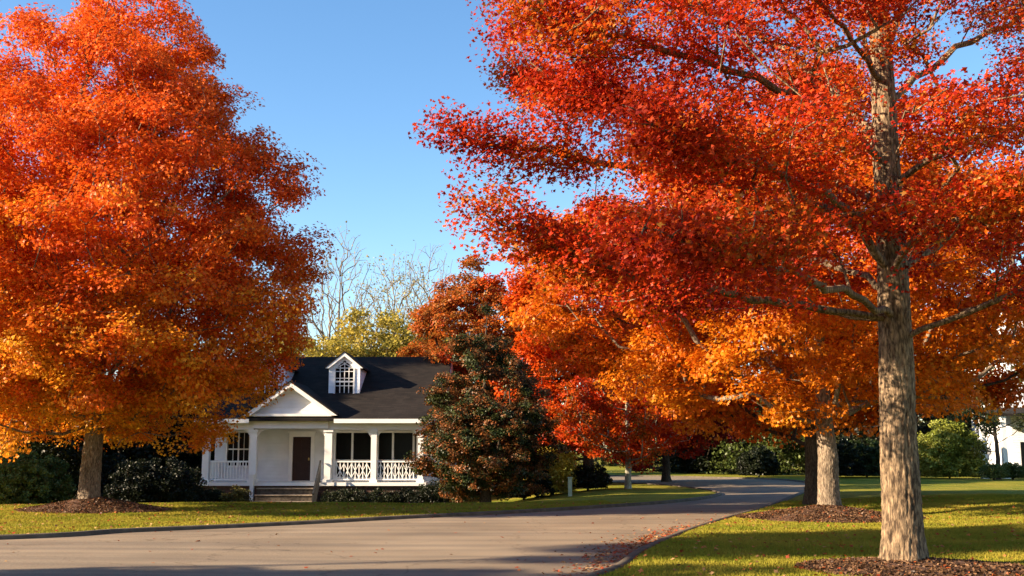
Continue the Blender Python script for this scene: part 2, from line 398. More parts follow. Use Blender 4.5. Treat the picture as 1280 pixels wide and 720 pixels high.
def vnoise(P, s, seed=0):
    P = np.asarray(P) / s; r = np.random.RandomState(seed); o = np.zeros(len(P))
    for k in range(7):
        a = r.normal(size=3); a /= np.linalg.norm(a); f = .6 + .9 * r.rand() + .25 * k
        b = r.normal(size=3); b /= np.linalg.norm(b)
        o += np.sin(P @ a * f * 2.4 + r.rand() * 6 + 1.3 * np.sin(P @ b * f * 1.7 + r.rand() * 6))
    return o / 3.2

def tubes(name, chains, m, parent, minr=0.004, hires=0):
    V = []; L = []; base = 0
    for ci, (P, rad) in enumerate(chains):
        P = np.asarray(P, float)
        if ci == 0 and hires:
            rad = np.asarray(rad, float); sl = np.concatenate([[0], np.cumsum(np.linalg.norm(np.diff(P, axis=0), axis=1))]); nn_ = int(sl[-1] / .035)
            q = np.linspace(0, sl[-1], nn_); P = np.stack([np.interp(q, sl, P[:, a]) for a in range(3)], -1); rad = np.interp(q, sl, rad); k = hires
            th = np.arange(k) * 2 * math.pi / k; VV = []
            rad = np.convolve(np.pad(rad, 8, mode='edge'), np.ones(17) / 17, mode='valid')
            for i in range(nn_): VV.append(P[i] + rad[i] * np.stack([np.cos(th), np.sin(th), 0 * th], -1))
            VV = np.concatenate(VV); C0 = np.repeat(P, k, axis=0); U = (VV - C0); U /= np.linalg.norm(U, axis=1, keepdims=True); TT = np.tile(th, nn_); R0 = np.repeat(rad, k)
            S = VV * np.array([1, 1, .30]); S = S + .02 * np.stack([vnoise(VV, .3, 5), vnoise(VV, .3, 6), 0 * TT], -1)
            rg = 1 - np.abs(vnoise(S, .075, 11)) * 1.6; rg2 = vnoise(VV * np.array([1, 1, .6]), .03, 13); big = vnoise(VV * np.array([1, 1, .5]), .5, 17)
            amp = np.clip(R0 / .3, .2, 1)
            fl = np.exp(-np.maximum(VV[:, 2], 0) / .22) * (.5 + .5 * np.cos(5 * TT + 1.2 + .8 * np.sin(2 * TT))) * .34
            Rn = R0 * (1 + fl + .035 * big) + amp * (.016 * rg + .006 * rg2)
            V.append(C0 + U * Rn[:, None])
            for i in range(nn_ - 1):
                a = base + i * k + np.arange(k); b = base + i * k + (np.arange(k) + 1) % k
                L.append(np.stack([a, b, b + k, a + k], -1))
            base += k * nn_; continue; rad = np.maximum(np.asarray(rad, float), minr)
        k = 14 if rad[0] > .2 else 9 if rad[0] > .07 else 5 if rad[0] > .025 else 3
        T = np.gradient(P, axis=0); T /= np.linalg.norm(T, axis=1, keepdims=True) + 1e-9
        u = np.cross(T[0], (0, 1, 0.1)); u /= np.linalg.norm(u) + 1e-9
        th = np.arange(k) * 2 * math.pi / k
        for i in range(len(P)):
            u = u - T[i] * (u @ T[i]); u /= np.linalg.norm(u) + 1e-9; w = np.cross(T[i], u)
            V.append(P[i] + rad[i] * (np.cos(th)[:, None] * u + np.sin(th)[:, None] * w))
        for i in range(len(P) - 1):
            a = base + i * k + np.arange(k); b = base + i * k + (np.arange(k) + 1) % k
            L.append(np.stack([a, b, b + k, a + k], -1))
        base += k * len(P)
    return np_mesh(name, np.concatenate(V), np.concatenate(L), 4, m, parent, smooth=True)

class Skel:
    def __init__(s, seed=0):
        s.p = []; s.par = []; s.len = []; s.r = np.random.RandomState(seed)
    def add(s, p, par):
        s.p.append(np.array(p, float)); s.par.append(par)
        s.len.append(0 if par < 0 else s.len[par] + np.linalg.norm(s.p[-1] - s.p[par])); return len(s.p) - 1
    def line(s, pts, par=-1, step=.35, jit=.0):
        """smooth poly-line of nodes; returns indices"""
        pts = [np.array(q, float) for q in pts]
        if par >= 0: pts = [s.p[par]] + pts
        cur = [np.array(q) for q in catmull(pts, 10)] if len(pts) > 1 else pts
        ids = []; last = par
        if par < 0: last = s.add(cur[0], -1); ids.append(last)
        prev = cur[0]
        for q in cur[1:]:
            if np.linalg.norm(q - prev) >= step:
                last = s.add(q + s.r.normal(size=3) * jit * step, last); ids.append(last); prev = q
        return ids
    def connect(s, Cn, bf=.3, step=.4, sag=.12, minh=0):
        origin = s.p[0]; order = np.argsort(np.linalg.norm(Cn - origin, axis=1)); tips = []
        P = np.zeros((len(s.p) + len(Cn) * 14, 3)); Ln = np.zeros(len(P)); n_ = len(s.p)
        P[:n_] = s.p; Ln[:n_] = s.len
        ok = P[:n_, 2] >= minh
        okf = np.zeros(len(P), bool); okf[:n_] = ok; okf[n_:] = True
        for ci in order:
            c = Cn[ci]; d = np.linalg.norm(P[:n_] - c, axis=1); cost = d + bf * Ln[:n_] + np.where(okf[:n_], 0, 50)
            # prefer starts below the target, so that shoots rise
            cost = cost + .35 * np.maximum(0, P[:n_, 2] - c[2])
            j = int(np.argmin(cost)); dd = d[j]; m = max(1, int(dd / step)); a = P[j].copy(); last = j
            for q in range(1, m + 1):
                t = q / m; x = a + (c - a) * t; x = x + s.r.normal(size=3) * .05 * step * (t < 1) * 2
                x[2] += -sag * dd * math.sin(math.pi * t) * .6
                last = s.add(x, last); P[n_] = x; Ln[n_] = s.len[-1]; n_ += 1
            tips.append(last)
        return tips, order
    def chains(s, rtip=.008, expo=2.2, trunk_r=None, flare=None):
        n_ = len(s.p); w = np.zeros(n_); ch = [[] for _ in range(n_)]
        for i in range(n_):
            if s.par[i] >= 0: ch[s.par[i]].append(i)
        for i in range(n_ - 1, -1, -1):
            if not ch[i]: w[i] = 1
            if s.par[i] >= 0: w[s.par[i]] += w[i]
        rad = rtip * w ** (1 / expo)
        if trunk_r: rad = rad * trunk_r / rad[0] if trunk_r / rad[0] < 1.5 else rad * 1.5
        rad = np.maximum(rad, rtip)
        out = []; stack = [(0, None)]
        while stack:
            i, src = stack.pop(); c = [] if src is None else [src]; c.append(i)
            while ch[i]:
                ks = sorted(ch[i], key=lambda q: -w[q]); 
                for q in ks[1:]: stack.append((q, i))
                i = ks[0]; c.append(i)
            P = [s.p[q] for q in c]; rr = [rad[q] for q in c]
            if src is not None: rr[0] = min(rr[1] * 1.15, rad[src])
            rr[-1] *= .5
            out.append((P, rr))
        return out, rad

def crown_points(n, prof, cx, cy, seed, outline=.16, clump=.5, cscale=1.3, shell=.7, squash=1.0):
    """cluster centres inside a turned profile [(z, radius)], with an uneven outline and holes"""
    r = np.random.RandomState(seed); zs = np.array([p[0] for p in prof]); rs = np.array([p[1] for p in prof]); out = []
    tot = 0; rm = rs.max()
    while tot < n:
        m = n * 6; z = r.uniform(zs[0], zs[-1], m); x = r.uniform(-rm * 1.2, rm * 1.2, m); y = r.uniform(-rm * 1.2, rm * 1.2, m)
        Rz = np.interp(z, zs, rs); rho = np.hypot(x, y / squash)
        D = np.stack([x, y, z], -1)
        U = np.stack([x / (rho + .01) * 3, y / (rho + .01) * 3, z * .9], -1)
        Rz = Rz * (1 + outline * vnoise(U, 1.0, seed) + outline * .6 * vnoise(U, .45, seed + 1))
        keep = (rho < Rz) & (r.rand(m) < (1 - shell) + shell * (rho / (Rz + .01)) ** 1.3)
        keep &= (vnoise(D, cscale, seed + 2) + r.normal(size=m) * .25 > clump - 1)
        q = D[keep] + np.array([cx, cy, 0]); out.append(q); tot += len(q)
    return np.concatenate(out)[:n]

def cluster_leaves(Cn, per, sig, flat=.55, seed=0):
    r = np.random.RandomState(seed); n_ = len(Cn); k = r.poisson(per, n_); ids = np.repeat(np.arange(n_), k)
    sc = r.uniform(.7, 1.3, n_)[ids][:, None]
    off = r.normal(size=(len(ids), 3)); off *= np.minimum(1, 1.75 / (np.linalg.norm(off, axis=1, keepdims=True) + 1e-6)); off *= np.array([1, 1, flat]) * sig * sc
    # droop at the edge of the clump
    off[:, 2] -= .25 * np.hypot(off[:, 0], off[:, 1])
    return Cn[ids] + off, ids

def palette(P, ids, cols, weights_fn=None, seed=0, scale=2.2, jit=.18, zr=None, patch=.9):
    """leaf's own colour: drifts between the palette's colours over the crown, differs per clump and leaf"""
    r = np.random.RandomState(seed); cols = np.array(cols); n_ = len(cols)
    t = .5 + .5 * patch * vnoise(P, scale, seed)
    if zr is not None:
        zz = np.clip((P[:, 2] - zr[0]) / (zr[1] - zr[0]), 0, 1); t = zz * .75 + .25 * t
    cj = r.normal(size=ids.max() + 1) * .10; t = np.clip(t + cj[ids] + r.normal(size=len(P)) * .07, 0, .9999) * (n_ - 1)
    i = t.astype(int); f = (t - i)[:, None]; c = cols[i] * (1 - f) + cols[i + 1] * f
    return np.clip(c * (1 + jit * r.normal(size=(len(P), 1))), .002, 1)

def make_tree(name, base, label, cat, prof, n_cl, per, sig, lsize, cols, trunk_r, bark='bark', fork=None, lean=(0, 0), seed=1, outline=.16, clump=.5, cscale=1.3,
              shell=.7, shape=LEAF2, lm='leaf', zr=None, group=None, rtip=.01, bf=.3, squash=1, top=None, flat=.55, extra=None, up=.5, pscale=2.2, minh=None, part=('trunk', 'crown'), jit=.18, sag=.12, lump=0, lumpn=8):
    bx, by, bz = base; root = empty(name, base, label, cat, group)
    prof = [(z, r_) for z, r_ in prof]; s = Skel(seed)
    ztop = prof[-1][0]; tz = top or ztop * .86
    tr = [(0, 0, -.1), (lean[0] * .2 + .02, lean[1] * .2, tz * .25), (lean[0] * .5 - .06, lean[1] * .5 + .05, tz * .55), (lean[0], lean[1], tz)]
    ids = s.line(tr, step=.3, jit=.05)
    Cn = crown_points(n_cl, prof, lean[0] * .5, lean[1] * .5, seed + 5, outline, clump, cscale, shell, squash)
    if extra is not None: Cn = np.concatenate([Cn, np.array(extra)])
    OUT = None
    if lump:
        rl = np.random.RandomState(seed + 77); K = lumpn; nl = len(Cn); r_ = lump * rl.uniform(.65, 1.25, nl)
        U = rl.normal(size=(nl * K, 3)); U[:, 2] = U[:, 2] * .9 + .35; U[:, :2] += .35 * np.repeat(Cn[:, :2] / (np.linalg.norm(Cn[:, :2], axis=1, keepdims=True) + .5), K, axis=0)
        U /= np.linalg.norm(U, axis=1, keepdims=True); q = np.repeat(r_, K)[:, None] * rl.uniform(.55, 1.0, (nl * K, 1))
        Cn = np.repeat(Cn, K, axis=0) + U * q * np.array([1, 1, .72]); OUT = U
    s.connect(Cn, bf=bf, step=.45, sag=sag, minh=(minh if minh is not None else prof[0][0] * .8))
    chains, rad = s.chains(rtip=rtip, trunk_r=trunk_r)
    # trunk: own taper and root flare
    P, rr = chains[0]
    for i in range(len(rr)):
        z = P[i][2]; rr[i] = min(max(rr[i], .5 * trunk_r * (1 - .8 * min(1, z / ztop))), trunk_r * max(.06, 1 - 1.25 * max(0, z - 1) / ztop))
        rr[i] *= 1 + .38 * math.exp(-max(z + .1, 0) / .28)
    chains = [chains[0]] + [(P_, [min(x, trunk_r * .27) for x in r_]) for P_, r_ in chains[1:]]
    tubes(part[0], chains, M[bark], root, hires=64 if trunk_r > .225 else 0)
    if per > 0:
        LP, lid = cluster_leaves(Cn, per, sig, flat, seed + 9)
        LP[:, 2] = np.maximum(LP[:, 2], .15)
        col = palette(LP, lid, cols, seed=seed + 3, zr=zr, scale=pscale, jit=jit)
        leaves(part[1], LP, lsize, col, M[lm], root, shape, up=up, pref=None if OUT is None else OUT[lid] * 1.1)
    return root

def copy_tree(o, parent=None):
    c = o.copy(); C.objects.link(c); c.parent = parent
    for ch in list(o.children): copy_tree(ch, c)
    return c
def place(px, py, d=None):
    z = 0.0
    for _ in range(12):
        x, y = G(px, py, z); z = float(lawn_z(np.array([x]), np.array([y]))[0])
    return (x, y, float(lawn_z(np.array([x]), np.array([y]))[0]))

# base colours of leaves
RED = (.36, .018, .005); CRIM = (.20, .007, .004); ORED = (.52, .050, .005); ORG = (.62, .105, .006); AMB = (.64, .185, .008); YEL = (.60, .27, .014); OLV = (.14, .09, .014)

# ---- the orange maple on the left
mb = place(110, 638)
D1 = mb[1]; u1 = D1 / F
maple = make_tree('maple_tree', mb, 'big orange maple rising from a mulch mound at the left of the road', 'tree',
    [(1.75, 2.4), (2.3, 3.7), (3.4, 4.7), (5, 5.5), (6.6, 5.7), (8.2, 5.3), (10.4, 4.4), (12.2, 2.9), (13.6, 1.8), (15.2, 1.2), (16.2, .7), (17.2, .5)],
    620, 80, .25, .098, [(.74, .38, .025), (.74, .33, .02), (.74, .24, .015), (.74, .16, .012), (.70, .12, .012), (.62, .075, .008), (.72, .15, .016), (.70, .13, .014)], .25, 'bark', seed=21, outline=.085, clump=.60, cscale=1.3, shell=.45, lump=.85, lumpn=9, shape=LEAF3, zr=(1.5, 12), rtip=.010, bf=.35, lean=(.1, .2), pscale=1.8, top=12.5, minh=2.3)

# ---- the big red oak
ob = place(1130, 711); OD = ob[1]
oak = empty('oak_tree', ob, 'tall red oak with thick bare trunk nearest the camera', 'tree')
s = Skel(5); o3 = np.array(ob)
def OW(px, py, dd=0): return np.array(W(px, py, OD + dd)) - o3
tr = [(0, 0, -.15), OW(1128, 640), OW(1123, 540), OW(1120, 440), OW(1115, 330), OW(1108, 200), OW(1101, 60), OW(1090, -110), OW(1075, -330), OW(1070, -560)]
tid = s.line(tr, step=.25)
def near_z(z): return min(tid, key=lambda i: abs(s.p[i][2] - z))
limbs = [ # start py on trunk, way points (px, py, depth offset)
 (405, [(1020, 383, -.6), (930, 372, -1.6), (800, 345, -2.4), (690, 308, -2.8), (604, 270, -2.9)]),
 (300, [(1030, 250, .2), (940, 200, 0), (850, 150, -.4), (740, 120, -.8), (655, 112, -1.0)]),
 (410, [(1040, 390, .8), (950, 375, 1.4), (860, 350, 2.2), (770, 320, 2.8), (700, 290, 3.2)]),
 (330, [(1050, 270, -.5), (960, 240, -.9), (820, 215, -1.4), (680, 190, -1.6), (572, 168, -1.8)]),
 (270, [(1010, 205, .6), (900, 165, 1.2), (780, 130, 1.8), (670, 110, 2.0), (628, 92, 2.2)]),
 (200, [(1030, 140, -.8), (930, 95, -1.6), (820, 60, -2.2), (720, 35, -2.8), (650, 2, -3)]),
 (180, [(1040, 110, .8), (930, 30, 1.6), (800, -10, 2.2), (690, -50, 2.6), (655, -90, 2.8)]),
 (360, [(1040, 330, 1.6), (950, 310, 3.0), (850, 290, 4.2), (760, 262, 5.2)]),
 (400, [(1060, 365, -1.6), (1010, 350, -3.2), (930, 320, -4.6), (840, 300, -5.6)]),
 (300, [(1060, 262, -1.6), (1000, 225, -3.0), (900, 190, -4.2), (800, 160, -5.2)]),
 (425, [(1190, 400, -.4), (1260, 368, -1.0), (1360, 330, -1.6), (1480, 300, -2)]),
 (350, [(1180, 300, .8), (1260, 250, 1.8), (1370, 215, 2.6)]),
 (230, [(1180, 190, -.8), (1270, 150, -1.8), (1390, 110, -2.6)]),
 (330, [(1150, 290, -1.8), (1200, 270, -3.4), (1290, 240, -4.8)]),
 (240, [(1120, 200, -2.0), (1130, 160, -3.8), (1150, 120, -5.2)]),
 (140, [(1170, 80, .8), (1270, 20, 1.6), (1380, -40, 2.4)]),
 (100, [(1060, 40, -1.4), (1010, -10, -2.8), (950, -60, -4.2)]),
 (60, [(1130, 0, 1.6), (1160, -60, 3.2), (1190, -120, 4.6)]),
 (380, [(1120, 350, 2.2), (1130, 330, 4.2), (1140, 310, 6.2)]),
 (220, [(1080, 160, 2.4), (1040, 120, 4.4), (990, 90, 6.2)]),
 (20, [(1020, -80, .6), (930, -150, 1.0), (830, -210, 1.2)]),
 (0, [(1150, -90, -1.2), (1240, -170, -2.4), (1330, -230, -3.2)]),
 (-80, [(1020, -200, -1.2), (940, -290, -2.2), (860, -360, -3)]),
 (-120, [(1140, -260, 1.2), (1220, -350, 2), (1290, -420, 2.6)]),
 (-220, [(1050, -360, 1.2), (990, -460, 2)]),
 (-240, [(1110, -400, -1.4), (1150, -500, -2.4)]),
]
OC = []; OT = []
ro = np.random.RandomState(3)
for py, way in limbs:
    st_ = near_z(OW(1110, py)[2]); pts = [OW(*w) for w in way]
    ids = s.line(pts, par=st_, step=.3, jit=.10)
    L_ = len(ids); tip = s.p[ids[-1]]; tot = s.len[ids[-1]] - s.len[st_]
    ncl = int(tot * 15)
    for q in range(ncl):
        t = ro.beta(2.3, 1.15); i = ids[min(L_ - 1, int(t * L_))]; p = s.p[i]; j = ids[min(L_ - 1, int(t * L_) + 1)]
        d = s.p[ids[-1]] - s.p[ids[0]]; d /= np.linalg.norm(d); sd = np.cross(d, (0, 0, 1)); sd /= np.linalg.norm(sd)
        wd = (1.45 * (1 - t) ** .75 + .16) * (1 if t > .25 else t * 4)
        off = sd * ro.normal() * wd * .72 + d * ro.normal() * .2 + np.array([0, 0, 1]) * (ro.normal() * .34 * (1.15 - t * .85) + .05 + .3 * (1 - t))
        OC.append(p + off)
# inner and upper fill so that the crown reads as one mass
for q in range(360):
    px = ro.uniform(650, 1420); py = ro.uniform(-330, 330); dd = ro.uniform(-5, 6)
    if px < 1000 and py < -60 and ro.rand() < .4: continue
    if px < 800 and py > 100: continue
    if px < 700: continue
    if 1150 < px < 1260 and 0 < py < 110: continue
    if 1040 < px < 1170 and 60 < py and dd < 1.5: continue
    if px > 980 and py > 230 and ro.rand() < .6: continue
    OC.append(OW(px, py, dd))
for q in range(46): OC.append(OW(ro.uniform(1035, 1165), ro.uniform(-70, 78), ro.uniform(-1.6, -.3)))
for q in range(16): OC.append(OW(ro.uniform(1060, 1160), ro.uniform(236, 284), ro.uniform(-1.5, -.4)))
for q in range(80): OC.append(OW(ro.uniform(1245, 1420), ro.uniform(-70, 150), ro.uniform(-2, 3)))
for q in range(60): OC.append(OW(ro.uniform(620, 760), ro.uniform(-30, 110), ro.uniform(-1.5, 2)))
OC = np.array(OC)
# the open window in the crown right of the trunk, where the sky shows
vp = []
for c in OC:
    w = c + o3; fw = w[1] * ct + (w[2] - CZ) * st; upx = -w[1] * st + (w[2] - CZ) * ct
    vp.append((640 + F * w[0] / fw, 360 - F * upx / fw))
vp = np.array(vp)
hole = (np.hypot((vp[:, 0] - 1205) / 48, (vp[:, 1] - 62) / 42) < 1) | ((np.abs(vp[:, 0] - 1108) < 48) & (vp[:, 1] > 75) & ((vp[:, 1] < 235) | (vp[:, 1] > 285)) & (OC[:, 1] < .6)) | ((np.abs(vp[:, 0] - 1115) < 130) & (vp[:, 1] > 290) & (np.random.RandomState(4).rand(len(OC)) < .75))
OC = OC[~hole]
s.connect(OC, bf=.22, step=.35, minh=2.4)
chains, rad = s.chains(rtip=.0062, trunk_r=.335)
P, rr = chains[0]
for i in range(len(rr)):
    z = P[i][2]; rr[i] = max(min(rr[i], .20), .258 * (1 - .52 * min(1, z / 9.))); 
    if z > 8: rr[i] *= max(.2, 1 - (z - 8) / 9)
    rr[i] *= 1 + .12 * math.exp(-max(z + .1, 0) / .3)
chains = [chains[0]] + [(P_, [min(x, .095) for x in r_]) for P_, r_ in chains[1:]]
tubes('trunk', chains, M['bark_oak'], oak, hires=110)
LP, lid = cluster_leaves(OC, 108, .22, .5, 4)
col = palette(LP, lid, [CRIM, RED, ORED, ORED, RED, RED, ORED, RED, ORED, ORED, ORG, (.30, .15, .02), ORG, ORED, RED], seed=8, scale=1.9, jit=.22, patch=.85)
leaves('crown', LP, .060, col, M['leaf'], oak, LEAF3, up=.2, pref=np.array([-.45, -.25, .2]))

# ---- the orange maple in the middle of the right lawn, and the one behind it
m2 = place(1037, 648)
make_tree('maple_tree', m2, 'forked maple with amber orange leaves behind the oak', 'tree',
    [(2.3, 2.2), (2.9, 4.0), (3.8, 5.4), (4.8, 6.6), (6, 6.8), (7.2, 5.8), (8.6, 4.0), (9.8, 2.0), (10.6, .5)],
    260, 95, .24, .10, [YEL, AMB, AMB, ORG, AMB, ORED], .235, 'bark', seed=33, outline=.12, clump=.42, cscale=1.3, shell=.5, lump=.75, lumpn=8, shape=LEAF3, zr=(1.5, 9.5), rtip=.012, bf=.3, top=6.5, minh=2.3)
m3 = place(1020, 631)
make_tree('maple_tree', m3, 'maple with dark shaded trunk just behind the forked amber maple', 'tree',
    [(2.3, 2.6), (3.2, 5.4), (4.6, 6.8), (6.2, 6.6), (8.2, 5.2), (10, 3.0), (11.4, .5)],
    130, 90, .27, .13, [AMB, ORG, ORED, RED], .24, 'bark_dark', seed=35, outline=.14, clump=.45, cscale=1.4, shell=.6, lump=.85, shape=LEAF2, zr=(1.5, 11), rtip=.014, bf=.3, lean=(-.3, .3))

# ---- little red maple with pale trunk by the bend
m4 = place(785, 611)
make_tree('maple_tree', m4, 'small red maple with thin pale trunk inside the bend of the road', 'tree',
    [(1.1, .8), (1.7, 1.9), (2.6, 2.9), (3.8, 3.0), (5.0, 2.3), (6.0, 1.2), (6.6, .3)],
    380, 80, .22, .115, [RED, ORED, ORED, ORG, OLV, ORED], .14, 'bark_pale', seed=41, outline=.16, clump=.4, cscale=1.0, shape=LEAF2, rtip=.009, lean=(.1, 0), pscale=1.4)
# ---- red maple massed behind it
def at(px, d): x = W(px, 565, d).x; return (x, d, float(lawn_z(np.array([x]), np.array([d]))[0]))
make_tree('maple_tree', at(735, 55), 'broad red maple filling the gap between conifer and amber maple', 'tree',
    [(1.2, 2.0), (2.4, 3.8), (4, 4.8), (6, 5.2), (8, 5.2), (10, 4.6), (12, 3.4), (13.6, 2), (14.6, .5)],
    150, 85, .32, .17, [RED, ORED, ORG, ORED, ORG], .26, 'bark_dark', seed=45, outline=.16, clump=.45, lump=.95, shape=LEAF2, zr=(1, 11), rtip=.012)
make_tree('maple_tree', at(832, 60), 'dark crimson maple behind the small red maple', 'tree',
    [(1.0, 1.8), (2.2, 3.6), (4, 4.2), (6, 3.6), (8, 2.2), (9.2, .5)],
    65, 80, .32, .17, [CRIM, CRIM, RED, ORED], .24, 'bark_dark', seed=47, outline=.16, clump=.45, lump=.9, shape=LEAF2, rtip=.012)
# ---- orange tree behind the conifer
make_tree('maple_tree', at(598, 58), 'rounded orange red maple rising behind the dark conifer', 'tree',
    [(1.5, 2.2), (3, 3.3), (5.5, 3.9), (8, 3.9), (10, 3.3), (11.6, 1.7), (12.6, .4)],
    150, 80, .28, .15, [(.38, .11, .02), (.46, .085, .012), (.30, .13, .025), (.50, .10, .012), (.24, .13, .025), (.42, .06, .01)], .26, 'bark', seed=51, outline=.12, clump=.38, lump=.7, shape=LEAF2, rtip=.012, pscale=1.8)
# ---- dark cone shaped evergreen with rusty leaves
make_tree('conifer_tree', at(607, 43), 'dark cone shaped evergreen with rusty tinted foliage beside the house', 'tree',
    [(.4, 1.3), (1.0, 1.9), (2.2, 2.45), (3.4, 2.35), (4.8, 1.8), (6.2, 1.15), (7.4, .45), (8.4, .1)],
    250, 115, .17, .082, [(.015, .028, .008), (.045, .055, .014), (.06, .05, .014), (.24, .075, .018), (.05, .035, .012), (.30, .09, .022), (.04, .04, .014), (.025, .035, .01), (.035, .045, .012), (.05, .06, .015)], .2, 'bark_dark', seed=61, outline=.14, clump=.3, cscale=.8, shell=.75, lump=.42, lumpn=5, shape=LEAF2, lm='leaf_thick', rtip=.01, pscale=.8, minh=.2, jit=.3)

# ---- bare and yellow trees beyond the house
for k, (px, d, h_, rr_, sd_, lb) in enumerate([(420, 76, 19.0, 3.2, 71, 'tall bare tree left of the two dormers gap'), (490, 84, 18.0, 3.6, 73, 'bare tree with a few pale leaves between the roof and the sky'), (535, 88, 19.5, 3.6, 75, 'bare tree beside the rounded orange red maple')]):
    lb = ['tall bare grey tree rising straight behind the right dormer', 'bare tree with a thin cap of pale leaves behind the roof', 'bare tree half hidden by the rounded orange red maple'][k]
    r0 = make_tree('bare_tree', at(px, d), lb, 'tree', [(4.5, 1.2), (8, rr_), (12, rr_ * 1.1), (15.5, rr_ * .8), (h_, rr_ * .35)],
        1000, .4 if k != 1 else 4, .35, .17, [(.3, .26, .12), (.42, .36, .16)], .26, 'bark', seed=sd_, outline=.2, clump=.3, shell=.4, shape=LEAF2, rtip=.017, sag=-.03, bf=.6, top=h_ * .8, group='bare trees behind the house')
yg = [(362, 78, 11.0, 3.6, 0), (408, 70, 9.6, 3.0, 1), (462, 72, 11.8, 3.6, 2), (512, 74, 12, 3.5, 0), (558, 76, 11.4, 3.4, 1)]
ylab = ['yellow green tree behind the left end of the roof', 'low yellow green tree at the foot of the bare grey tree', 'golden green tree rising behind the roof ridge between the bare trees', 'yellow green tree behind the right end of the roof', 'yellow green tree mostly hidden by the rounded orange red maple']
for k, (px, d, h_, rr_, v) in enumerate(yg):
    make_tree('broadleaf_tree', at(px, d), ylab[k], 'tree', [(1.0, rr_ * .6), (3, rr_ * .95), (6.5, rr_), (9.5, rr_ * .85), (h_, rr_ * .35)],
        420, 60, .42, .22, [(.26, .22, .04), (.36, .29, .05), (.42, .31, .05), (.30, .25, .045)], .2, 'bark', seed=81 + k, outline=.18, clump=.4, shape=LEAF2, rtip=.012, group='yellow green trees behind the house')
# ---- dark evergreen wall at the far sides
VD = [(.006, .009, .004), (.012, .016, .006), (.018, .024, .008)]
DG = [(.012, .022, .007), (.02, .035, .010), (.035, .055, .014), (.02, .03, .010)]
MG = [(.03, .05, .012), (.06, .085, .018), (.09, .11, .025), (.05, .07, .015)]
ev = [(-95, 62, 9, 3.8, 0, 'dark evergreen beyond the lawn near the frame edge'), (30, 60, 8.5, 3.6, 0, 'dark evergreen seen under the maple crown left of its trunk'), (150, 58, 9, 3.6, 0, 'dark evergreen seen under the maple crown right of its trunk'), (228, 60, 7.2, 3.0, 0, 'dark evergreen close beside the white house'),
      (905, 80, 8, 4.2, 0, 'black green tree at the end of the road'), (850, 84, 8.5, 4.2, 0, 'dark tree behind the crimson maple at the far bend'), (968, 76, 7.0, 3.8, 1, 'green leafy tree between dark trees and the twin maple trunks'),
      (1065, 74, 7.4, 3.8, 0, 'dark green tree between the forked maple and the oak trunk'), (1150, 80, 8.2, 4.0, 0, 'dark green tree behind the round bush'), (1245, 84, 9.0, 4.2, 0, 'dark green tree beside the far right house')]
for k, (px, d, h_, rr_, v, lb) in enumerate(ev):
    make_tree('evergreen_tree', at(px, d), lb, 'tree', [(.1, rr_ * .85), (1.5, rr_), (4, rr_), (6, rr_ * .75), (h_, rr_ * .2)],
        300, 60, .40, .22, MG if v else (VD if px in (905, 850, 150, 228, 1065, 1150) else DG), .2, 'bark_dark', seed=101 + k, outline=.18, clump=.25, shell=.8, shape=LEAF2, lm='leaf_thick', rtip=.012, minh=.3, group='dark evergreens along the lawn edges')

# far wood closing the view
x = RS.uniform(-150, 150, 9000); y = RS.uniform(115, 150, 9000); z = 8.5 * RS.beta(1.2, 1.2, 9000) * (.8 + .2 * np.sin(x * .13) + .12 * np.sin(x * .37))
Cn = np.stack([x, y, z], -1); LP, lid = cluster_leaves(Cn, 9, .9, .7, 3); LP[:, 2] = np.maximum(LP[:, 2], .1)
w_ = leaves('woods', LP, .62, palette(LP, lid, [(.02, .03, .01), (.05, .055, .015), (.09, .07, .02), (.03, .035, .012)], seed=2, scale=9), M['leaf_thick'], None, LEAF2)
tag(w_, 'distant mixed wood closing the view beyond the houses', 'woods', kind='stuff')

make_tree('broadleaf_tree', at(1246, 63), 'thin leaved grey green tree standing before the far right house', 'tree', [(1.6, .8), (3, 1.9), (5, 2.3), (7, 1.8), (8.5, .6)],
    46, 30, .3, .15, [(.04, .05, .015), (.08, .09, .02), (.12, .11, .03)], .13, 'bark_dark', seed=121, outline=.2, clump=.6, lump=.5, lumpn=5, shape=LEAF2, rtip=.012, lm='leaf_thick')
# ---- shrubs
def shrub(name, base, label, rx, h_, n_cl, per, lsize, cols, seed, cat='shrub', group=None, sig=.12, bark='bark_dark'):
    return make_tree(name, base, label, cat, [(.08, rx * .8), (h_ * .3, rx), (h_ * .65, rx * .92), (h_ * .88, rx * .6), (h_, rx * .2)],
        n_cl, per, sig, lsize, cols, .05, bark, seed=seed, outline=.12, clump=.2, cscale=.7, shell=.9, shape=LEAF2, lm='leaf_thick', rtip=.006, group=group, minh=0, part=('stem', 'foliage'), up=.3, top=h_ * .6)
shrub('round_shrub', at(1185, 66), 'large rounded yellow green bush right of the oak trunk', 1.95, 3.4, 420, 70, .14, [(.14, .17, .022), (.22, .23, .035), (.3, .27, .045)], 131, sig=.2)
lowg = 'dark shrubs along the house front'
def hat(px, d): 
    p = at(px, d); return p
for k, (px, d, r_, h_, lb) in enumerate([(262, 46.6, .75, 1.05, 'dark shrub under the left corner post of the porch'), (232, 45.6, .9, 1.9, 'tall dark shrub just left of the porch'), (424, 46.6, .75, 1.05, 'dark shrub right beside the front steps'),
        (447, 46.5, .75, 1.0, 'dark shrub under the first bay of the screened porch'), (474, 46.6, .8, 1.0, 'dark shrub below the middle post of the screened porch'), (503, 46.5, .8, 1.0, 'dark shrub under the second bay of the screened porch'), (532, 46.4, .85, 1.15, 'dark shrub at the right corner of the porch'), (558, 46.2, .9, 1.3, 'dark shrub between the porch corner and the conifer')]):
    shrub('foundation_shrub', hat(px, d), lb, r_, h_, 150, 55, .07, VD, 141 + k, group=lowg)
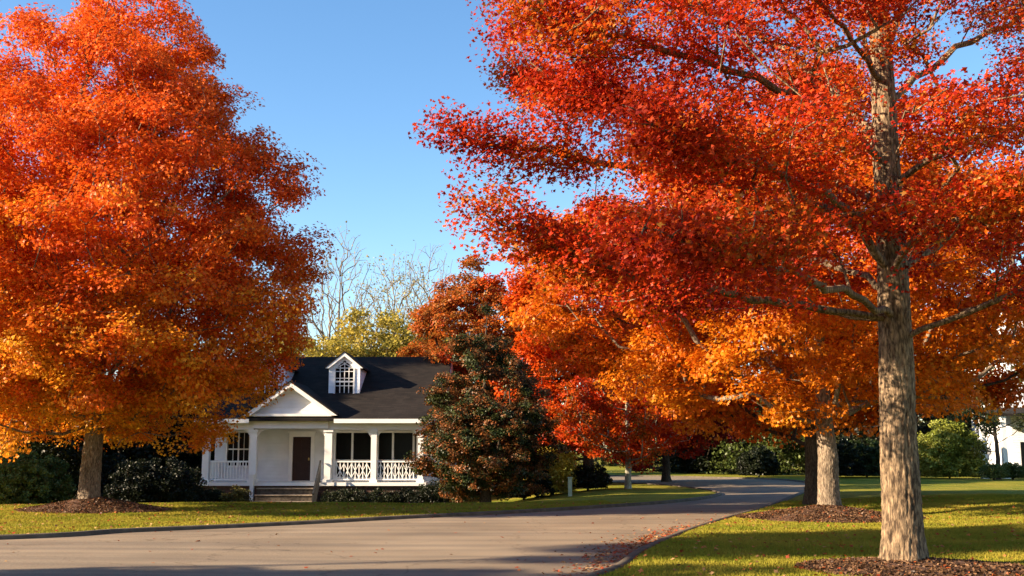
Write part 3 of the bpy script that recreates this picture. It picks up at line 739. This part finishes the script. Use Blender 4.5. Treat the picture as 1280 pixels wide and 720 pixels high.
shrub('foundation_shrub', hat(297, 46.3), 'yellowish shrub between the left railing and the front steps', .6, 1.05, 120, 55, .07, [(.03, .04, .012), (.14, .12, .03), (.05, .05, .015)], 155)
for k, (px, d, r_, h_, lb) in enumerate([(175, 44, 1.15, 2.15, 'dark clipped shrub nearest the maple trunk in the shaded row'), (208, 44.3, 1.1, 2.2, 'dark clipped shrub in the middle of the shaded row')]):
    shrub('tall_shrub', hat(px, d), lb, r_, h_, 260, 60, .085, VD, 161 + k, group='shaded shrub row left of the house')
for k, (px, d, r_, h_, lb) in enumerate([(-8, 47, 1.2, 2.5, 'mid green shrub cut by the left picture edge'), (28, 48, 1.3, 2.6, 'mid green shrub with lit leaves left of the maple trunk'), (62, 50, 1.2, 2.3, 'mid green shrub behind the mulch mound of the orange maple'), (140, 52, 1.3, 2.4, 'green shrub showing just right of the maple trunk')]):
    shrub('tall_shrub', hat(px, d), lb, r_, h_, 260, 60, .1, [(.07, .10, .02), (.12, .15, .03), (.17, .19, .04)] if k < 3 else VD, 171 + k, group='green shrubs behind the orange maple')
shrub('golden_shrub', hat(690, 46.5), 'small golden green shrub tree beside the pale post', .95, 2.3, 160, 60, .1, [(.26, .20, .025), (.48, .34, .035), (.56, .38, .04)], 181)
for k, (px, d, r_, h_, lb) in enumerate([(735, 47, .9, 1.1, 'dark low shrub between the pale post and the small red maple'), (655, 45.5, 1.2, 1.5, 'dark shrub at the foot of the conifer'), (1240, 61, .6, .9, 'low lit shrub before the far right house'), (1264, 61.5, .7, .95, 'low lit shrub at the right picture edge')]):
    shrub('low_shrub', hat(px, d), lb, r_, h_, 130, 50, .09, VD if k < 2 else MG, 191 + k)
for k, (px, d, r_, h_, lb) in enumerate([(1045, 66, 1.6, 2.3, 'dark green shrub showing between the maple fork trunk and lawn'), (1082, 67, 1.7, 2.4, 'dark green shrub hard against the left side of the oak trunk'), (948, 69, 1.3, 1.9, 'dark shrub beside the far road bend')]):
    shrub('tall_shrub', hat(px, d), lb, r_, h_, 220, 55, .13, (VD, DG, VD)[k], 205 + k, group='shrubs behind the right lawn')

# ------------------------------------------------------------------ mulch mounds
def mound(base, rx, ry, hh, label, off=(0, 0)):
    px = 1.7; bx, by = base[0], base[1]; bx += off[0]; by += off[1]; V = []; L = []; nr, na = 26, 96
    for i in range(nr + 1):
        t = i / nr
        for a in range(na):
            th = a * 2 * math.pi / na; e = 1 + .06 * math.sin(3 * th + px) + .04 * math.sin(7 * th)
            x_, y_ = bx + rx * e * t * math.cos(th), by + ry * e * t * math.sin(th); V.append((x_, y_, t))
    V = np.array(V); t = V[:, 2].copy(); gz = lawn_z(V[:, 0], V[:, 1])
    V[:, 2] = gz + hh * (1 - t) ** 1.1 * (1 + .0 * t) + .02 - .07 * (t > .99) + .03 * vnoise(V * np.array([1, 1, 0]), .25, 3) * (1 - t)
    for i in range(nr):
        for a in range(na):
            b = (a + 1) % na; L.append((i * na + a, (i + 1) * na + a, (i + 1) * na + b, i * na + b))
    root = empty('mulch_mound', (bx, by, float(gz[0])), label, 'mulch bed')
    Vl = V - np.array(root.location); np_mesh('mound', Vl, L, 4, M['mulch'], root, smooth=True)
    n_ = int(4200 * rx * ry / 2); th = RS.uniform(0, 6.283, n_); q = np.sqrt(RS.rand(n_)) * 1.03
    xx, yy = rx * q * np.cos(th), ry * q * np.sin(th); zz = lawn_z(xx + bx, yy + by) - root.location.z + hh * np.clip(1 - q, 0, 1) ** 1.1 + .035
    Pl = np.stack([xx, yy, zz], -1); c = np.array([(.13, .07, .035), (.06, .032, .018), (.20, .11, .055), (.30, .07, .02)])[RS.choice(4, n_, p=[.4, .38, .18, .04])]
    o = leaves('chips', Pl, .055, c * RS.uniform(.7, 1.2, (n_, 1)), M['litter'], root, LEAF2, up=.8); o['kind'] = 'stuff'
mound(mb, 1.95, 1.6, .36, 'cone of brown mulch round the foot of the big orange maple', (.15, 0))
mound(m2, 2.1, 1.9, .32, 'low brown mulch mound under the forked amber maple', (-.05, -.1))
mound(ob, 1.5, 1.25, .13, 'flat leaf strewn mulch ring round the oak trunk', (.1, -.1))

# ------------------------------------------------------------------ grass blades and litter
def blades(name, x0, x1, y0, y1, n_, hgt, label):
    x = RS.uniform(x0, x1, n_); y = RS.uniform(y0, y1, n_)
    a = 640 + F * x / y; k = (a > -40) & (a < 1330) & (~inside(x, y)); x, y = x[k], y[k]
    k = edist(x, y) > .14; x, y = x[k], y[k]
    for (mx, my, r_) in ((mb[0] + .15, mb[1], 1.7), (m2[0], m2[1], 1.95), (ob[0] + .1, ob[1] - .1, 1.35)):
        k = np.hypot(x - mx, (y - my) * 1.15) > r_; x, y = x[k], y[k]
    z = lawn_z(x, y); n_ = len(x); th = RS.uniform(0, 6.283, n_); w = .007 + .0004 * y
    h_ = hgt * RS.uniform(.5, 1.25, n_) * (1 + .25 * vnoise(np.stack([x, y, 0 * x], -1), .8, 4)); lx = RS.normal(size=n_) * .35 * h_; ly = RS.normal(size=n_) * .35 * h_
    A = np.stack([x - w * np.cos(th), y - w * np.sin(th), z - .01], -1); B = np.stack([x + w * np.cos(th), y + w * np.sin(th), z - .01], -1)
    Cc = np.stack([x + lx, y + ly, z + h_], -1); V = np.stack([A, B, Cc], 1).reshape(-1, 3)
    g1 = np.array((.17, .19, .02)); g2 = np.array((.34, .27, .04)); t = np.clip(.5 + .35 * vnoise(np.stack([x, y, 0 * x], -1), 1.6, 9) + RS.normal(size=n_) * .12, 0, 1)[:, None]
    o = np_mesh(name, V, np.arange(len(V)), 3, M['grassblade'], None, np.repeat(g1 * (1 - t) + g2 * t, 3, axis=0)); tag(o, label, 'grass', kind='stuff')
blades('grass', 1, 18, 13, 34, 460000, .038, 'short mown grass on the lawn round the oak and the forked maple')
blades('grass', -16, 3, 19.5, 36, 230000, .038, 'short mown grass on the lawn before the white house')

def litter(name, x, y, size, label, onroad=None):
    z = np.where(inside(x, y), H(x, y) + .012, lawn_z(x, y) + .045)
    c = np.array([(.36, .06, .02), (.42, .14, .05), (.26, .05, .02), (.42, .24, .10), (.22, .11, .05)])[RS.choice(5, len(x))]
    o = leaves(name, np.stack([x, y, z], -1), size, c * RS.uniform(.7, 1.15, (len(x), 1)), M['litter'], None, LEAF3, up=2.2); tag(o, label, 'fallen leaves', kind='stuff')
rc = np.array(Rc); seg = rc[(rc[:, 1] > 11) & (rc[:, 1] < 30)]
ii = RS.randint(0, len(seg) - 1, 2600); tt = RS.rand(2600); tt = tt; bxy = seg[ii] * (1 - tt[:, None]) + seg[np.minimum(ii + 1, len(seg) - 1)] * tt[:, None]
dens = np.exp(-((bxy[:, 1] - 20) / 5) ** 2); k = RS.rand(2600) < dens; bxy = bxy[k]
q = -np.abs(RS.normal(size=len(bxy))) * .38 + RS.normal(size=len(bxy)) * .12
litter('fallen_leaves', bxy[:, 0] + q, bxy[:, 1] + .2 * RS.normal(size=len(bxy)), .068, 'fallen red and tan leaves gathered along the kerb at the oak lawn')
x = RS.uniform(-15, 13, 4500); y = RS.uniform(13.5, 34, 4500); k = ~inside(x, y) | (RS.rand(4500) < .05); x, y = x[k], y[k]
litter('fallen_leaves', x, y, .07, 'loose single leaves scattered over road and lawn')

# ------------------------------------------------------------------ posts
def ctr(px, d): return at(px, d)
b = ctr(712, 43.0); r0 = empty('marker_post', b, 'short pale green post at the lawn edge before the dark shrubs', 'post')
p = MB(); p.box(b[0] - .075, b[0] + .075, b[1] - .075, b[1] + .075, b[2] - .1, b[2] + .68); p.build('post', M['greenpost'], r0, .012)
p = MB(); p.box(b[0] - .095, b[0] + .095, b[1] - .095, b[1] + .095, b[2] + .68, b[2] + .73); p.build('cap', M['greenpost'], r0, .01)
b = ctr(1010, 50); r0 = empty('utility_box', b, 'small pale box on the lawn beside the dark maple trunk', 'utility box')
p = MB(); p.box(b[0] - .14, b[0] + .14, b[1] - .14, b[1] + .14, b[2] - .05, b[2] + .42); p.build('case', M['greenpost'], r0, .02)
p = MB(); p.box(b[0] - .17, b[0] + .17, b[1] - .17, b[1] + .17, b[2] + .42, b[2] + .48); p.build('lid', M['greenpost'], r0, .02)

# ------------------------------------------------------------------ the white house
DF = 48.0   # porch front
DW = 50.0   # front wall
hx0, _ = XZ(253, 600, DF); hx1, _ = XZ(530, 600, DF)
zf = W(400, 603, DF).z; zbeam0 = W(400, 537, DF).z; zbeam1 = W(400, 523, DF).z
zg = h1(-8, 48) - .1
house = empty('house', ((hx0 + hx1) / 2, DW, zg), 'white house with dark roof, two dormers and a railed front porch', 'house')
wx0, wx1 = hx0 - .05, XZ(557, 580, DW)[0]
def fx(px, d=DF): return XZ(px, 570, d)[0]
def fz(py, d=DF): return W(400, py, d).z
# walls (openings cut as wall pieces round them)
zwt = fz(519, DW) + .5
def wall_with_openings(mb_, x0, x1, z0, z1, y0, y1, ops):
    xs = x0
    for a, b_, c_, d_ in sorted(ops):
        if a > xs: mb_.box(xs, a, y0, y1, z0, z1)
        if c_ > z0: mb_.box(a, b_, y0, y1, z0, c_)
        mb_.box(a, b_, y0, y1, d_, z1); xs = b_
    mb_.box(xs, x1, y0, y1, z0, z1)
dw = lambda px: XZ(px, 570, DW)[0]
zw = lambda py: W(400, py, DW).z
wins = [(dw(284), dw(311), zw(582), zw(541)), (dw(419.5), dw(464), zw(596), zw(541)), (dw(473), dw(520), zw(596), zw(541))]
door_op = (dw(365.5), dw(388.5), zf + .02, zw(546))
w = MB(); wall_with_openings(w, wx0, wx1, zg, zwt, DW, DW + .2, wins + [door_op])
YB = 59.5
w.box(wx0, wx0 + .2, DW + .2, YB, zg, zwt); w.box(wx1 - .2, wx1, DW + .2, YB, zg, zwt); w.box(wx0 + .2, wx1 - .2, YB - .2, YB, zg, zwt)
w.build('wall', M['siding'], house)
# right gable wall above eaves
zr0 = fz(500, 50.2); zr1 = fz(446, 55)
for q0, q1 in ((wx1 - .2, wx1 - .003), (wx0 + .003, wx0 + .2)):
    gw = MB(); gw.prism_x([(DW + .4, zwt), (YB - .3, zwt), (55, zr1 - .25)], q0, q1); gw.build('gable_wall', M['siding'], house)
# windows
for n_, (a, b_, c_, d_) in enumerate(wins):
    f = MB(); t = .09
    f.box(a - t, a, DW - .05, DW + .1, c_ - t, d_ + t); f.box(b_, b_ + t, DW - .05, DW + .1, c_ - t, d_ + t)
    f.box(a, b_, DW - .05, DW + .1, d_, d_ + t); f.box(a, b_, DW - .07, DW + .1, c_ - t, c_)
    if n_ == 0:
        f.box((a + b_) / 2 - .03, (a + b_) / 2 + .03, DW + .03, DW + .09, c_, d_); f.box(a, b_, DW + .035, DW + .085, (c_ + d_) / 2 - .03, (c_ + d_) / 2 + .03)
        for q in (.25, .75): f.box(a + (b_ - a) * q - .012, a + (b_ - a) * q + .012, DW + .05, DW + .08, c_, d_)
    else:
        for q in ((.46,) if n_ == 1 else (.38, .93)): f.box(a + (b_ - a) * q - .045, a + (b_ - a) * q + .045, DW + .02, DW + .09, c_, d_)
        f.box(a, b_, DW + .04, DW + .085, c_ + (d_ - c_) * .38 - .014, c_ + (d_ - c_) * .38 + .014)
    fo = f.build('window', M['trim'], house); g_ = MB(); g_.box(a - .01, b_ + .01, DW + .12, DW + .14, c_ - .01, d_ + .01); g_.build('pane', M['glass'], fo)
# door
a, b_, c_, d_ = door_op
d = MB(); d.box(a + .005, b_ - .005, DW + .06, DW + .12, c_, d_ - .005)
for zz0, zz1 in ((.12, .42), (.5, .93)):
    for q0, q1 in ((.12, .46), (.54, .88)):
        d.box(a + (b_ - a) * q0, a + (b_ - a) * q1, DW + .045, DW + .06, c_ + (d_ - c_) * zz0, c_ + (d_ - c_) * zz1)
do = d.build('door', M['door'], house)
hn = MB(); hn.box(b_ - .12, b_ - .06, DW, DW + .045, c_ + .9, c_ + 1.02); hn.build('handle', mat('brass', (.5, .36, .14), .35, .1, 5, metal=1), do)
f = MB(); f.box(a - .16, a - .002, DW - .05, DW + .09, c_ - .02, d_ + .17); f.box(b_ + .002, b_ + .16, DW - .05, DW + .09, c_ - .02, d_ + .17); f.box(a - .002, b_ + .002, DW - .05, DW + .09, d_ + .002, d_ + .17)
f.box(a - .22, b_ + .22, DW - .09, DW + .05, d_ + .17, d_ + .24); f.build('frame', M['trim'], do)
# porch floor, foundation
p = MB(); p.box(hx0 - .1, hx1 + .1, DF - .15, DW - .002, zf - .14, zf); p.build('porch_floor', M['trim'], house)
p = MB(); p.box(hx0, hx1, DF, DW - .002, zg - .1, zf - .142); p.build('foundation', M['found'], house)
# posts
for px, w_ in ((257, .28), (316, .30), (410, .32), (467, .24), (525.5, .24)):
    x_ = fx(px); p = MB(); p.box(x_ - w_ / 2, x_ + w_ / 2, DF - .02, DF + w_, zf, zbeam0)
    p.box(x_ - w_ / 2 - .05, x_ + w_ / 2 + .05, DF - .07, DF + w_ + .05, zf + .001, zf + .12); p.box(x_ - w_ / 2 - .05, x_ + w_ / 2 + .05, DF - .07, DF + w_ + .05, zbeam0 - .1, zbeam0 - .003)
    p.build('porch_post', M['trim'], house)
# beam with small brackets
p = MB(); p.box(hx0 - .02, fx(316), DF - .03, DF + .3, zbeam0, zbeam1); p.box(fx(316) + .001, fx(410) - .001, DF - .12, DF + .3, zbeam0 + .05, zbeam1 + .12); p.box(fx(410), hx1 + .02, DF - .03, DF + .3, zbeam0, zbeam1)
p.box(hx0 - .02, hx0 + .25, DF + .301, DW, zbeam0, zbeam1); p.box(hx1 - .25, hx1 + .02, DF + .301, DW, zbeam0, zbeam1)
p.build('beam', M['trim'], house)
for px, sgn in ((257, 1), (316, -1), (316, 1), (410, -1), (410, 1), (467, -1), (467, 1), (525.5, -1)):
    x_ = fx(px) + sgn * .12; p = MB(); p.prism_y([(x_, zbeam0 - .001), (x_ + sgn * .36, zbeam0 - .001), (x_ + sgn * .16, zbeam0 - .10), (x_ + sgn * .02, zbeam0 - .34)], DF + .06, DF + .16); p.build('bracket', M['trim'], house)
p = MB(); p.box(hx0, hx1, DF + .05, DW - .003, zbeam1 - .06, zbeam1 - .02); p.build('porch_ceiling', M['white'], house)
# railings
def railing(x0, x1, step, cross):
    p = MB(); zt = fz(578); p.box(x0, x1, DF + .06, DF + .15, zt, zt + .07); p.box(x0, x1, DF + .07, DF + .14, zf + .09, zf + .15); n_ = int((x1 - x0) / step)
    for i in range(1, n_):
        q = x0 + (x1 - x0) * i / n_; p.box(q - .022, q + .022, DF + .085, DF + .125, zf + .15, zt)
        if cross and i < n_ and i % 2:
            q2 = x0 + (x1 - x0) * (i + 1) / n_; q0 = x0 + (x1 - x0) * (i - 1) / n_; zm = (zf + .15 + zt) / 2
            p.bar((q0, DF + .105, zm), (q, DF + .105, zt - .05), .03); p.bar((q, DF + .105, zt - .05), (q2, DF + .105, zm), .03)
            p.bar((q0, DF + .105, zm), (q, DF + .105, zf + .2), .03); p.bar((q, DF + .105, zf + .2), (q2, DF + .105, zm), .03)
    p.build('railing', M['trim'], house)
railing(fx(262), fx(311), .13, 0); railing(fx(415.5), fx(463), .15, 1); railing(fx(471), fx(521.5), .15, 1)
p = MB(); zt = fz(578); p.box(hx0 + .03, hx0 + .1, DF + .3, DW, zt, zt + .07); p.box(hx0 + .03, hx0 + .1, DF + .3, DW, zf + .09, zf + .15)
for i in range(1, 13): p.box(hx0 + .045, hx0 + .085, DF + .3 + i * .13, DF + .34 + i * .13, zf + .15, zt)
p.build('railing', M['trim'], house)
# steps
sx0, sx1 = fx(326), fx(400); n_ = 5; st_h = (zf - zg - .06) / n_
for i in range(n_):
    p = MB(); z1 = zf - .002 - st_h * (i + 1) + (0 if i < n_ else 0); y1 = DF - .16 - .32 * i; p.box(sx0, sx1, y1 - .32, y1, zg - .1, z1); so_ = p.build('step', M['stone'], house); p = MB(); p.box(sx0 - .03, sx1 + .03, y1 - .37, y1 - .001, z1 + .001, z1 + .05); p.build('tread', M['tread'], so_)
# newels and dark handrail
p = MB(); p.box(fx(318) - .08, fx(318) + .08, DF - .35, DF - .18, zg, zf + .3); p.box(fx(318) - .12, fx(318) + .12, DF - .39, DF - .14, zf + .3, zf + .36); p.build('newel', M['trim'], house)
p = MB(); xr = sx1 + .05; p.bar((xr, DF - .2, zf), (xr, DF - .2, zf + .9), .07); p.bar((xr, DF - 1.7, zg), (xr, DF - 1.7, zg + .95), .07); p.bar((xr, DF - .1, zf + .92), (xr, DF - 1.75, zg + .97), .07)
for i in range(1, 9):
    t = i / 9; yy = DF - .2 - 1.5 * t; zb = zf * (1 - t) + zg * t; p.bar((xr, yy, zb - .05), (xr, yy, zb + .92), .03)
p.build('handrail', M['iron'], house)
# roofs
rx0, rx1 = hx0 - .35, XZ(560, 450, 52)[0]
ye, ze = DF - .35, fz(523, DF - .35); yk, zk = 50.2, zr0
def slab(x0, x1, pa, pb, th=.12):
    m_ = MB(); (y0, z0), (y1, z1) = pa, pb; m_.prism_x([(y0, z0 - th), (y1, z1 - th), (y1, z1), (y0, z0)], x0, x1); return m_
m_ = slab(rx0, hx1 + .35, (ye, ze), (yk - .003, zk - .003)); m_.build('porch_roof', M['roof'], house)
for q0, q1 in ((rx0, fx(312)), (fx(418), hx1 + .35)):
    p = MB(); p.box(q0, q1, ye - .03, ye - .001, ze - .2, ze - .02); p.build('fascia', M['trim'], house)
yr, zr_ = 55.0, zr1
m_ = MB(); m_.prism_x([(yk, zk - .12), (yr, zr_ - .14), (60, zk - .5), (60, zk - .36), (yr, zr_), (yk, zk)], rx0, rx1); m_.prism_x([(DW - .5 + 0, zk - .35), (yk - .01, zk - .13), (yk - .01, zk - .005), (DW - .5, zk - .2)], hx1 + .351, rx1)
ro_ = m_.build('roof', M['roof'], house)
# pediment over the entrance
ax, az = XZ(364, 479, DF - .2); lx_, rx_ = XZ(308, 519, DF - .2)[0], XZ(420, 519, DF - .2)[0]; zb = fz(519, DF - .2); th = .17
m_ = MB(); m_.prism_y([(lx_ + .15, zb + .03), (rx_ - .15, zb + .03), (ax, az - .12)], DF - .06, DF + .1); m_.build('pediment', M['siding'], house)
m_ = MB(); back = 51.5
m_.prism_y([(lx_ - .08, zb - .02), (lx_ + .22, zb - .02), (ax, az - .17), (ax, az + .03)], DF - .42, DF - .062); m_.prism_y([(rx_ + .08, zb - .02), (ax + .0, az + .03), (ax, az - .17), (rx_ - .22, zb - .02)], DF - .42, DF - .062)
m_.box(lx_ + .1, rx_ - .1, DF - .30, DF - .064, zb - .045, zb + .06); m_.build('pediment_trim', M['trim'], house)
m_ = MB()
for sg, ex in ((-1, lx_ - .1), (1, rx_ + .1)):
    m_.prism_y([(ex, zb - .0), (ax, az + .035), (ax, az + .10), (ex - 0, zb + .065)], DF - .45, back)
m_.build('entry_roof', M['roof'], house)
# dormers
def dormer(pc):
    D0 = 50.9; cx_ = XZ(pc, 470, D0)[0]; z0 = fz(503, D0); ze_ = fz(460, D0); za = fz(441, D0); hw = 19.2 / F * 51.6; ew = 23.2 / F * 51.6
    body = MB(); wz0, wz1 = fz(498, D0), fz(456, D0); ww = 11 / F * 51.6; mid = (wz0 + wz1) / 2
    body.box(cx_ - hw, cx_ - ww, D0, D0 + .12, z0 - .25, ze_); body.box(cx_ + ww, cx_ + hw, D0, D0 + .12, z0 - .25, ze_); body.box(cx_ - ww, cx_ + ww, D0, D0 + .12, z0 - .25, wz0)
    zt = ze_
    body.prism_y([(cx_ - hw, ze_ + .001), (cx_ - ww, ze_ + .001), (cx_ - ww, ze_ + .36), ], D0, D0 + .12) if False else None
    # gable piece with pointed opening
    at_ = za - .22
    body.prism_y([(cx_ - hw, ze_), (cx_ - ww, ze_), (cx_, at_ - .12), (cx_, za - .06)], D0, D0 + .12); body.prism_y([(cx_ + hw, ze_), (cx_, za - .06), (cx_, at_ - .12), (cx_ + ww, ze_)], D0, D0 + .12)
    body.box(cx_ - hw, cx_ - hw + .1, D0 + .121, 54.2, z0 - .25, ze_); body.box(cx_ + hw - .1, cx_ + hw, D0 + .121, 54.2, z0 - .25, ze_)
    bo = body.build('dormer', M['siding'], house)
    gp = MB(); gp.box(cx_ - ww, cx_ + ww, D0 + .07, D0 + .09, wz0, ze_); gp.prism_y([(cx_ - ww, ze_ + .001), (cx_ + ww, ze_ + .001), (cx_, at_ - .12)], D0 + .07, D0 + .09); gp.build('pane', M['glass'], bo)
    f = MB(); t = .07
    f.box(cx_ - ww - t, cx_ - ww, D0 - .04, D0 + .05, wz0 - t, ze_); f.box(cx_ + ww, cx_ + ww + t, D0 - .04, D0 + .05, wz0 - t, ze_); f.box(cx_ - ww, cx_ + ww, D0 - .05, D0 + .05, wz0 - t, wz0)
    f.box(cx_ - ww, cx_ + ww, D0 + .01, D0 + .06, mid - .035, mid + .035)
    for q in (-.5, 0, .5): f.box(cx_ + q * ww - .017, cx_ + q * ww + .017, D0 + .02, D0 + .055, wz0, ze_ + (1 - abs(q)) * .28)
    for q in (.25, .75):
        for zz0, zz1 in ((wz0, mid), (mid, ze_)): zz = zz0 + (zz1 - zz0) * q; f.box(cx_ - ww, cx_ + ww, D0 + .024, D0 + .051, zz - .015, zz + .015)
    f.bar((cx_ - ww, D0 + .03, ze_), (cx_ + ww * .5, D0 + .03, ze_ + .3), .03); f.bar((cx_ + ww, D0 + .032, ze_), (cx_ - ww * .5, D0 + .032, ze_ + .3), .03)
    f.box(cx_ - ww, cx_ + ww, D0 + .03, D0 + .06, ze_ - .02, ze_ + .02)
    f.build('window_frame', M['trim'], bo)
    tr_ = MB(); tr_.prism_y([(cx_ - ew, ze_ - .02), (cx_ - ew + .16, ze_ - .02), (cx_, za - .17), (cx_, za)], D0 - .16, D0 - .003); tr_.prism_y([(cx_ + ew, ze_ - .02), (cx_, za), (cx_, za - .17), (cx_ + ew - .16, ze_ - .02)], D0 - .16, D0 - .003)
    tr_.build('dormer_trim', M['trim'], bo); tr_ = MB(); tr_.box(cx_ - hw - .04, cx_ + hw + .04, D0 - .05, D0 - .004, z0 - .1, z0 + .08); tr_.build('dormer_sill', M['trim'], bo)
    rf = MB()
    for sg in (-1, 1): rf.prism_y([(cx_ + sg * (ew + .02), ze_ - .03), (cx_, za + .003), (cx_, za + .07), (cx_ + sg * (ew + .02), ze_ + .035)], D0 - .18, 54.6)
    rf.build('dormer_roof', M['roof'], bo)
dormer(430.5); dormer(337)

# ------------------------------------------------------------------ far right house
HD = 70.0
hb = (W(1340, 565, HD).x, HD, h1(W(1340, 565, HD).x, HD)); hx = lambda px: W(px, 565, HD).x; hz = lambda py: W(1240, py, HD).z
h2 = empty('house', hb, 'white two storey house behind foliage at the right picture edge', 'house')
a0, a1 = hx(1266), hx(1480); gz_ = hb[2] - .2
ops = []
for px in (1290, 1340, 1390, 1430): ops.append((hx(px), hx(px + 16), hz(505), hz(465)))
w = MB(); xs = a0
w.box(a0, a1, HD, HD + .2, gz_, hz(520)); 
wall_with_openings(w, a0, a1, hz(520) + .001, hz(385), HD, HD + .2, ops); w.box(a0, a0 + .2, HD + .2, HD + 6, gz_, hz(385)); w.box(a1 - .2, a1, HD + .2, HD + 6, gz_, hz(385)); w.box(a0 + .2, a1 - .2, HD + 5.8, HD + 6, gz_, hz(385))
w.build('wall', M['siding'], h2)
for q in ops:
    f = MB(); f.box(q[0] - .1, q[0], HD - .04, HD + .1, q[2] - .1, q[3] + .1); f.box(q[1], q[1] + .1, HD - .04, HD + .1, q[2] - .1, q[3] + .1); f.box(q[0], q[1], HD - .04, HD + .1, q[3], q[3] + .1); f.box(q[0], q[1], HD - .04, HD + .1, q[2] - .1, q[2])
    f.box(q[0], q[1], HD + .03, HD + .08, (q[2] + q[3]) / 2 - .03, (q[2] + q[3]) / 2 + .03); f.box((q[0] + q[1]) / 2 - .02, (q[0] + q[1]) / 2 + .02, HD + .035, HD + .075, q[2], q[3])
    fo = f.build('window', M['trim'], h2); g_ = MB(); g_.box(q[0], q[1], HD + .12, HD + .14, q[2], q[3]); g_.build('pane', M['glass'], fo)
for q0, q1, q2 in ((1276, 1290, .2), (1304, 1324, .9)):
    f = MB(); f.box(hx(q0), hx(q1), HD - .05, HD - .003, gz_ + q2, gz_ + 2.4); f.build('ground_floor_pane', M['glass'], h2)
m_ = MB(); m_.prism_x([(HD - 3.2, hz(520) - .1), (HD - .003, hz(512)), (HD - .003, hz(512) + .15), (HD - 3.2, hz(520) + .05)], hx(1222), a1 + .1); m_.box(hx(1224), a0 - .02, HD + .01, HD + 5, hz(512), hz(512) + .14); m_.build('porch_roof', M['roof'], h2)
m_ = MB(); m_.prism_x([(HD - .5, hz(385)), (HD + 3, hz(385) + 2.2), (HD + 6.5, hz(385)), (HD + 6.5, hz(385) - .15), (HD - .5, hz(385) - .15)], a0 - .3, a1 + .3); m_.build('roof', M['roof'], h2)
for px in (1230, 1256, 1300, 1350, 1400, 1450):
    x_ = W(px, 565, HD - 3).x; p = MB(); p.box(x_ - .14, x_ + .14, HD - 3.1, HD - 2.82, gz_, hz(520) - .1); p.box(x_ - .2, x_ + .2, HD - 3.16, HD - 2.76, gz_ + .001, gz_ + .45); p.build('porch_post', M['trim'], h2)

# ------------------------------------------------------------------ trees outside the frame that throw the long shadows
def shade(src, x, y, rz, sc, label):
    c = copy_tree(src); c.location = (x, y, -.1); c.rotation_euler = (0, 0, rz); c.scale = sc; c['label'] = label; c['group'] = 'maples beyond the left picture edge'
shade(maple, -16, 9.0, 4.6, (.55, .55, .55), 'small maple close beside the road beyond the left picture edge')
shade(maple, -25, .8, 1.0, (1, 1, 1), 'maple beside the road before the left picture edge, nearest of the shade trees')
shade(maple, -27, 48.9, 3.1, (1.1, 1.1, 1.1), 'maple left of the white house beyond the picture edge')
shade(maple, -36, 31, 4.0, (.9, .9, .95), 'maple beyond the left picture edge farthest from the road')
make_tree('pine_tree', (-31, 7.0, -.1), 'tall slender pine with a high crown beyond the left picture edge', 'tree', [(14.6, .8), (15.6, 1.7), (17.5, 2.0), (19.5, 1.5), (21.5, .3)],
    90, 90, .3, .16, DG, .24, 'bark', seed=301, lump=.7, lm='leaf_thick', shape=LEAF2, rtip=.012)
